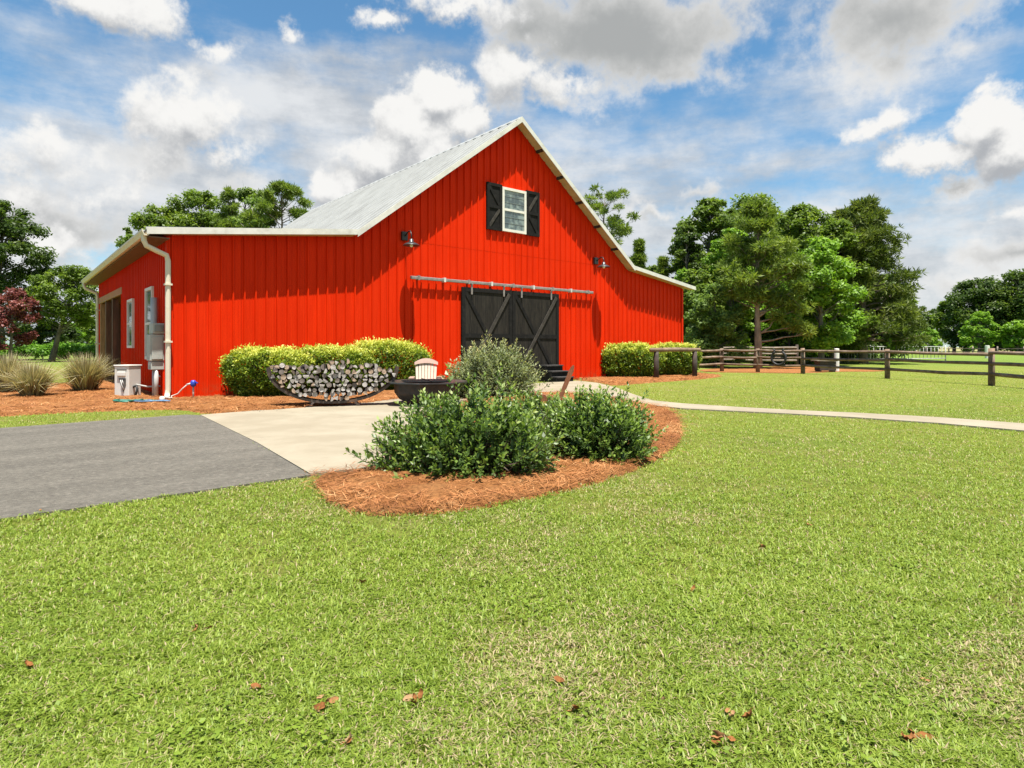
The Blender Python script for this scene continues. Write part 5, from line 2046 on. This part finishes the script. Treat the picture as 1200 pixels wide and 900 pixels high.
T('oak_tree', 'small tree beside the gutter corner, leftmost of those above the shed roof', 163, 64, 254, 52, leaf='leaf_oak', base=.2, n_cl=28, per=5000, size=.32, seed=138, tr=.2, group=GB)
T('oak_tree', 'olive green tree low behind the middle of the left shed roof', 262, 68, 242, 90, leaf='leaf_deep', base=.2, n_cl=40, per=9000, size=.32, seed=137, tr=.24, group=GB)
# left side
T('oak_tree', 'tall dark tree at the left edge of the photo', 0, 62, 234, 112, leaf='leaf_deep', base=.12, n_cl=62, per=16000, size=.34, seed=141, tr=.35, group=GL)
T('oak_tree', 'open-branched leaning tree between the tall dark tree and the barn', 60, 56, 312, 88, leaf='leaf_oak', base=.40, n_cl=34, per=6000, size=.28, seed=142, tr=.22, lean=(2.2, 0), group=GL, gap=.45)
T('plum_tree', 'purple-leaved tree before the tall dark tree', 14, 52, 338, 66, leaf='leaf_purple', base=.22, n_cl=26, per=4200, size=.24, seed=143, tr=.14, group=GL)
T('oak_tree', 'low round tree behind the leaning tree', 62, 66, 378, 60, leaf='leaf_deep', base=.08, n_cl=26, per=6000, size=.28, seed=144, tr=.14, group=GL)
T('oak_tree', 'distant green tree just left of the barn', 102, 105, 366, 46, leaf='leaf_oak', base=.08, n_cl=28, per=6000, size=.40, seed=145, tr=.2, group=GL)
T('oak_tree', 'distant bright green tree beyond the leafy row', 80, 92, 378, 36, leaf='leaf_bright', base=.08, n_cl=24, per=4500, size=.34, seed=146, tr=.16, group=GL)
T('oak_tree', 'broad leafy tree farther left than the tall dark tree', -110, 60, 250, 130, leaf='leaf_oak', base=.12, n_cl=50, per=11000, size=.34, seed=147, tr=.35, group=GL)
# leafy vine row on the left
r = np.random.default_rng(150)
Yv = 60.0
cl = []
for k in range(70):
    px = -190 + 330 * k / 69
    Yk = Yv + r.normal() * .5
    cl.append((X_at(px, Yk), Yk, .75 + r.random() * .75, .62 + .35 * r.random()))
root = thing('vine_row', 'long low row of bright green vines at the far end of the left lawn', 'vines', (X_at(20, Yv), Yv, 0))
V, lp, sz, var = leaf_crown(cl, 26000, .24, r)
link_mesh('foliage', np_mesh('foliage', V, lp, sz, 'leaf_vine', var), root)
g = Geo()
for k in range(12):
    px = -190 + 330 * k / 11
    g.tube([(X_at(px, Yv), Yv, -.1), (X_at(px, Yv) + .05, Yv, 1.0)], [.06, .04], 6)
part('stem', g, 'trunk_grey', root)
# far right
T('oak_tree', 'big round tree at the right edge beyond the pasture', 1196, 128, 317, 100, leaf='leaf_deep', base=.08, n_cl=56, per=14000, size=.62, seed=151, tr=.5, group=GF)
T('oak_tree', 'big spreading tree left of the round tree at the right edge', 1150, 132, 326, 82, leaf='leaf_deep', base=.08, n_cl=48, per=12000, size=.62, seed=152, tr=.5, group=GF)
T('oak_tree', 'open-crowned tree at the left end of the far right trees', 1118, 138, 348, 46, leaf='leaf_oak', base=.3, n_cl=24, per=4500, size=.6, seed=153, tr=.3, group=GF, gap=.4)
T('sapling', 'small bright tree before the big far trees', 1147, 112, 366, 40, leaf='leaf_bright', base=.06, n_cl=30, per=5500, size=.5, seed=154, tr=.2, group=GF)
T('sapling', 'low bright tree at the right edge before the big round tree', 1193, 110, 376, 44, leaf='leaf_bright', base=.06, n_cl=26, per=5000, size=.5, seed=155, tr=.2, group=GF)
T('oak_tree', 'thin distant tree just right of the tallest pine', 1070, 150, 358, 44, leaf='leaf_deep', base=.35, n_cl=22, per=3600, size=.6, seed=156, tr=.3, group=GF, gap=.4)
T('oak_tree', 'second thin distant tree right of the tallest pine', 1098, 156, 362, 34, leaf='leaf_deep', base=.4, n_cl=18, per=2800, size=.6, seed=157, tr=.3, group=GF, gap=.4)
T('oak_tree', 'low distant bright tree right of the corral panels', 1084, 120, 384, 36, leaf='leaf_bright', base=.05, n_cl=24, per=4000, size=.5, seed=158, tr=.2, group=GF)
T('oak_tree', 'low distant olive tree behind the corral panels', 1058, 118, 380, 36, leaf='leaf_oak', base=.05, n_cl=24, per=4000, size=.5, seed=159, tr=.2, group=GF)
T('oak_tree', 'broad leafy tree farther right than the big round tree', 1290, 124, 325, 110, leaf='leaf_oak', base=.08, n_cl=48, per=10000, size=.62, seed=160, tr=.5, group=GF)

# the woods beyond, one mass
r = np.random.default_rng(170)
cl = []
for k in range(420):
    x = -260 + 560 * r.random()
    y = 185 + 45 * r.random() - abs(x) * .12
    hh = 5.0 + 4.5 * vnoise(np.array([x]), np.array([0.0]), 14, 5)[0]
    cl.append((x, y, hh * (.2 + .75 * r.random()), 2.0 + 1.6 * r.random()))
V, lp, sz, var = leaf_crown(cl, 60000, 1.0, r)
o = link_mesh('woods', np_mesh('woods', V, lp, sz, 'leaf_oak', var))
tag(o, 'far low woods closing the horizon', 'woods', kind='stuff')
# undergrowth below the grove
cl = []
for k in range(150):
    px = 690 + 380 * r.random()
    Y = 52 + 22 * r.random()
    cl.append((X_at(px, Y), Y, .5 + 1.7 * r.random(), .9 + .7 * r.random()))
V, lp, sz, var = leaf_crown(cl, 26000, .32, r)
o = link_mesh('undergrowth', np_mesh('undergrowth', V, lp, sz, 'leaf_deep', var))
tag(o, 'dark undergrowth under the grove right of the barn', 'undergrowth', kind='stuff')

# ------------------------------------------------------------------ dead leaves lying on the lawn
def leaf_meshes():
    r = np.random.default_rng(200)
    ms = []
    for k in range(5):
        g = Geo()
        n = 8
        L_, w_ = .075, .032 + .012 * r.random()
        curl = .35 + .8 * r.random()
        rows = []
        for i in range(n + 1):
            t = i / n
            hw = w_ * math.sin(math.pi * min(1, t * .93 + .05)) ** .8 * .5 + .0012
            x = (t - .5) * L_
            z = .02 * (t - .5) ** 2 * 4 * curl + .004 * math.sin(t * 11 + k)
            rows.append([(x, -hw, z + hw * curl * .9), (x, 0, z), (x, hw, z + hw * curl * (.4 + .8 * r.random()))])
        v = sum(rows, [])
        g.add(v, [(i * 3 + j, (i + 1) * 3 + j, (i + 1) * 3 + j + 1, i * 3 + j + 1) for i in range(n) for j in range(2)])
        st = .0014
        g.tube([(-.5 * L_, 0, .02 * curl), (-.5 * L_ - .02, .004, .02 * curl + .004)], st, 4)
        ms.append(raw_mesh('dead_leaf', g.v, g.f, 'dead_leaf', g.m, True))
    return ms


mt = MATS['dead_leaf']
q = NT(mt.node_tree)
bs = [n_ for n_ in q.n if n_.type == 'BSDF_PRINCIPLED'][0]
src = bs.inputs['Base Color'].links[0].from_socket
oi = q.node('ShaderNodeObjectInfo').outputs['Random']
q.l.new(q.mix(oi, src, q.ramp(oi, [(0, (.09, .045, .022)), (.5, (.26, .11, .035)), (1, (.30, .19, .10))])), bs.inputs['Base Color'])
LM = leaf_meshes()
r = np.random.default_rng(201)
spots = [(375, 832, 5, 'brown curled dead leaf in the cluster on the lower left lawn'), (480, 822, 6, 'orange-brown dead leaf in the row lying on the lower middle lawn'),
         (1070, 871, 6, 'orange-brown dead leaf in the cluster at the lower right of the lawn'), (848, 878, 4, 'brown dead leaf in the cluster at the bottom edge of the lawn'),
         (866, 846, 3, 'brown dead leaf beside a thin patch of the lower lawn'), (232, 741, 3, 'brown dead leaf pair on the left lawn'), (950, 622, 2, 'dark dead leaf on the lawn right of the straw bed'),
         (46, 604, 2, 'reddish dead leaf at the lower edge of the drive'), (672, 843, 2, 'small orange dead leaf on the lower middle lawn'), (425, 687, 1, 'single dead leaf on the lawn below the straw bed'),
         (890, 643, 2, 'pale brown dead leaf on the right lawn'), (32, 789, 1, 'single dead leaf at the left edge of the lawn'), (812, 695, 1, 'single red-brown dead leaf in the middle of the right lawn'),
         (655, 805, 1, 'lone reddish leaf on the lower middle lawn'), (398, 870, 2, 'dead leaf near the bottom edge below the lower left cluster'), (560, 648, 1, 'lone dead leaf on the lawn in front of the straw bed'),
         (777, 827, 1, 'lone red leaf on the lower right lawn'), (1083, 805, 1, 'dark lone leaf on the far right of the lower lawn'), (300, 812, 1, 'small lone leaf on the lower left lawn')]
for px, py, k, lab in spots:
    for i in range(k):
        p = G(px + r.normal() * 8 * (k > 1), py + r.normal() * 5 * (k > 1))
        o = bpy.data.objects.new('dead_leaf', LM[r.integers(5)])
        COL.objects.link(o)
        o.location = (p.x, p.y, .018 + .016 * r.random())
        o.rotation_euler = (r.normal() * .45, r.normal() * .45, r.random() * 6.28)
        s_ = .40 + .34 * r.random()
        o.scale = (s_, s_, s_)
        tag(o, lab, 'dead leaf', 'dead leaves on the lawn')
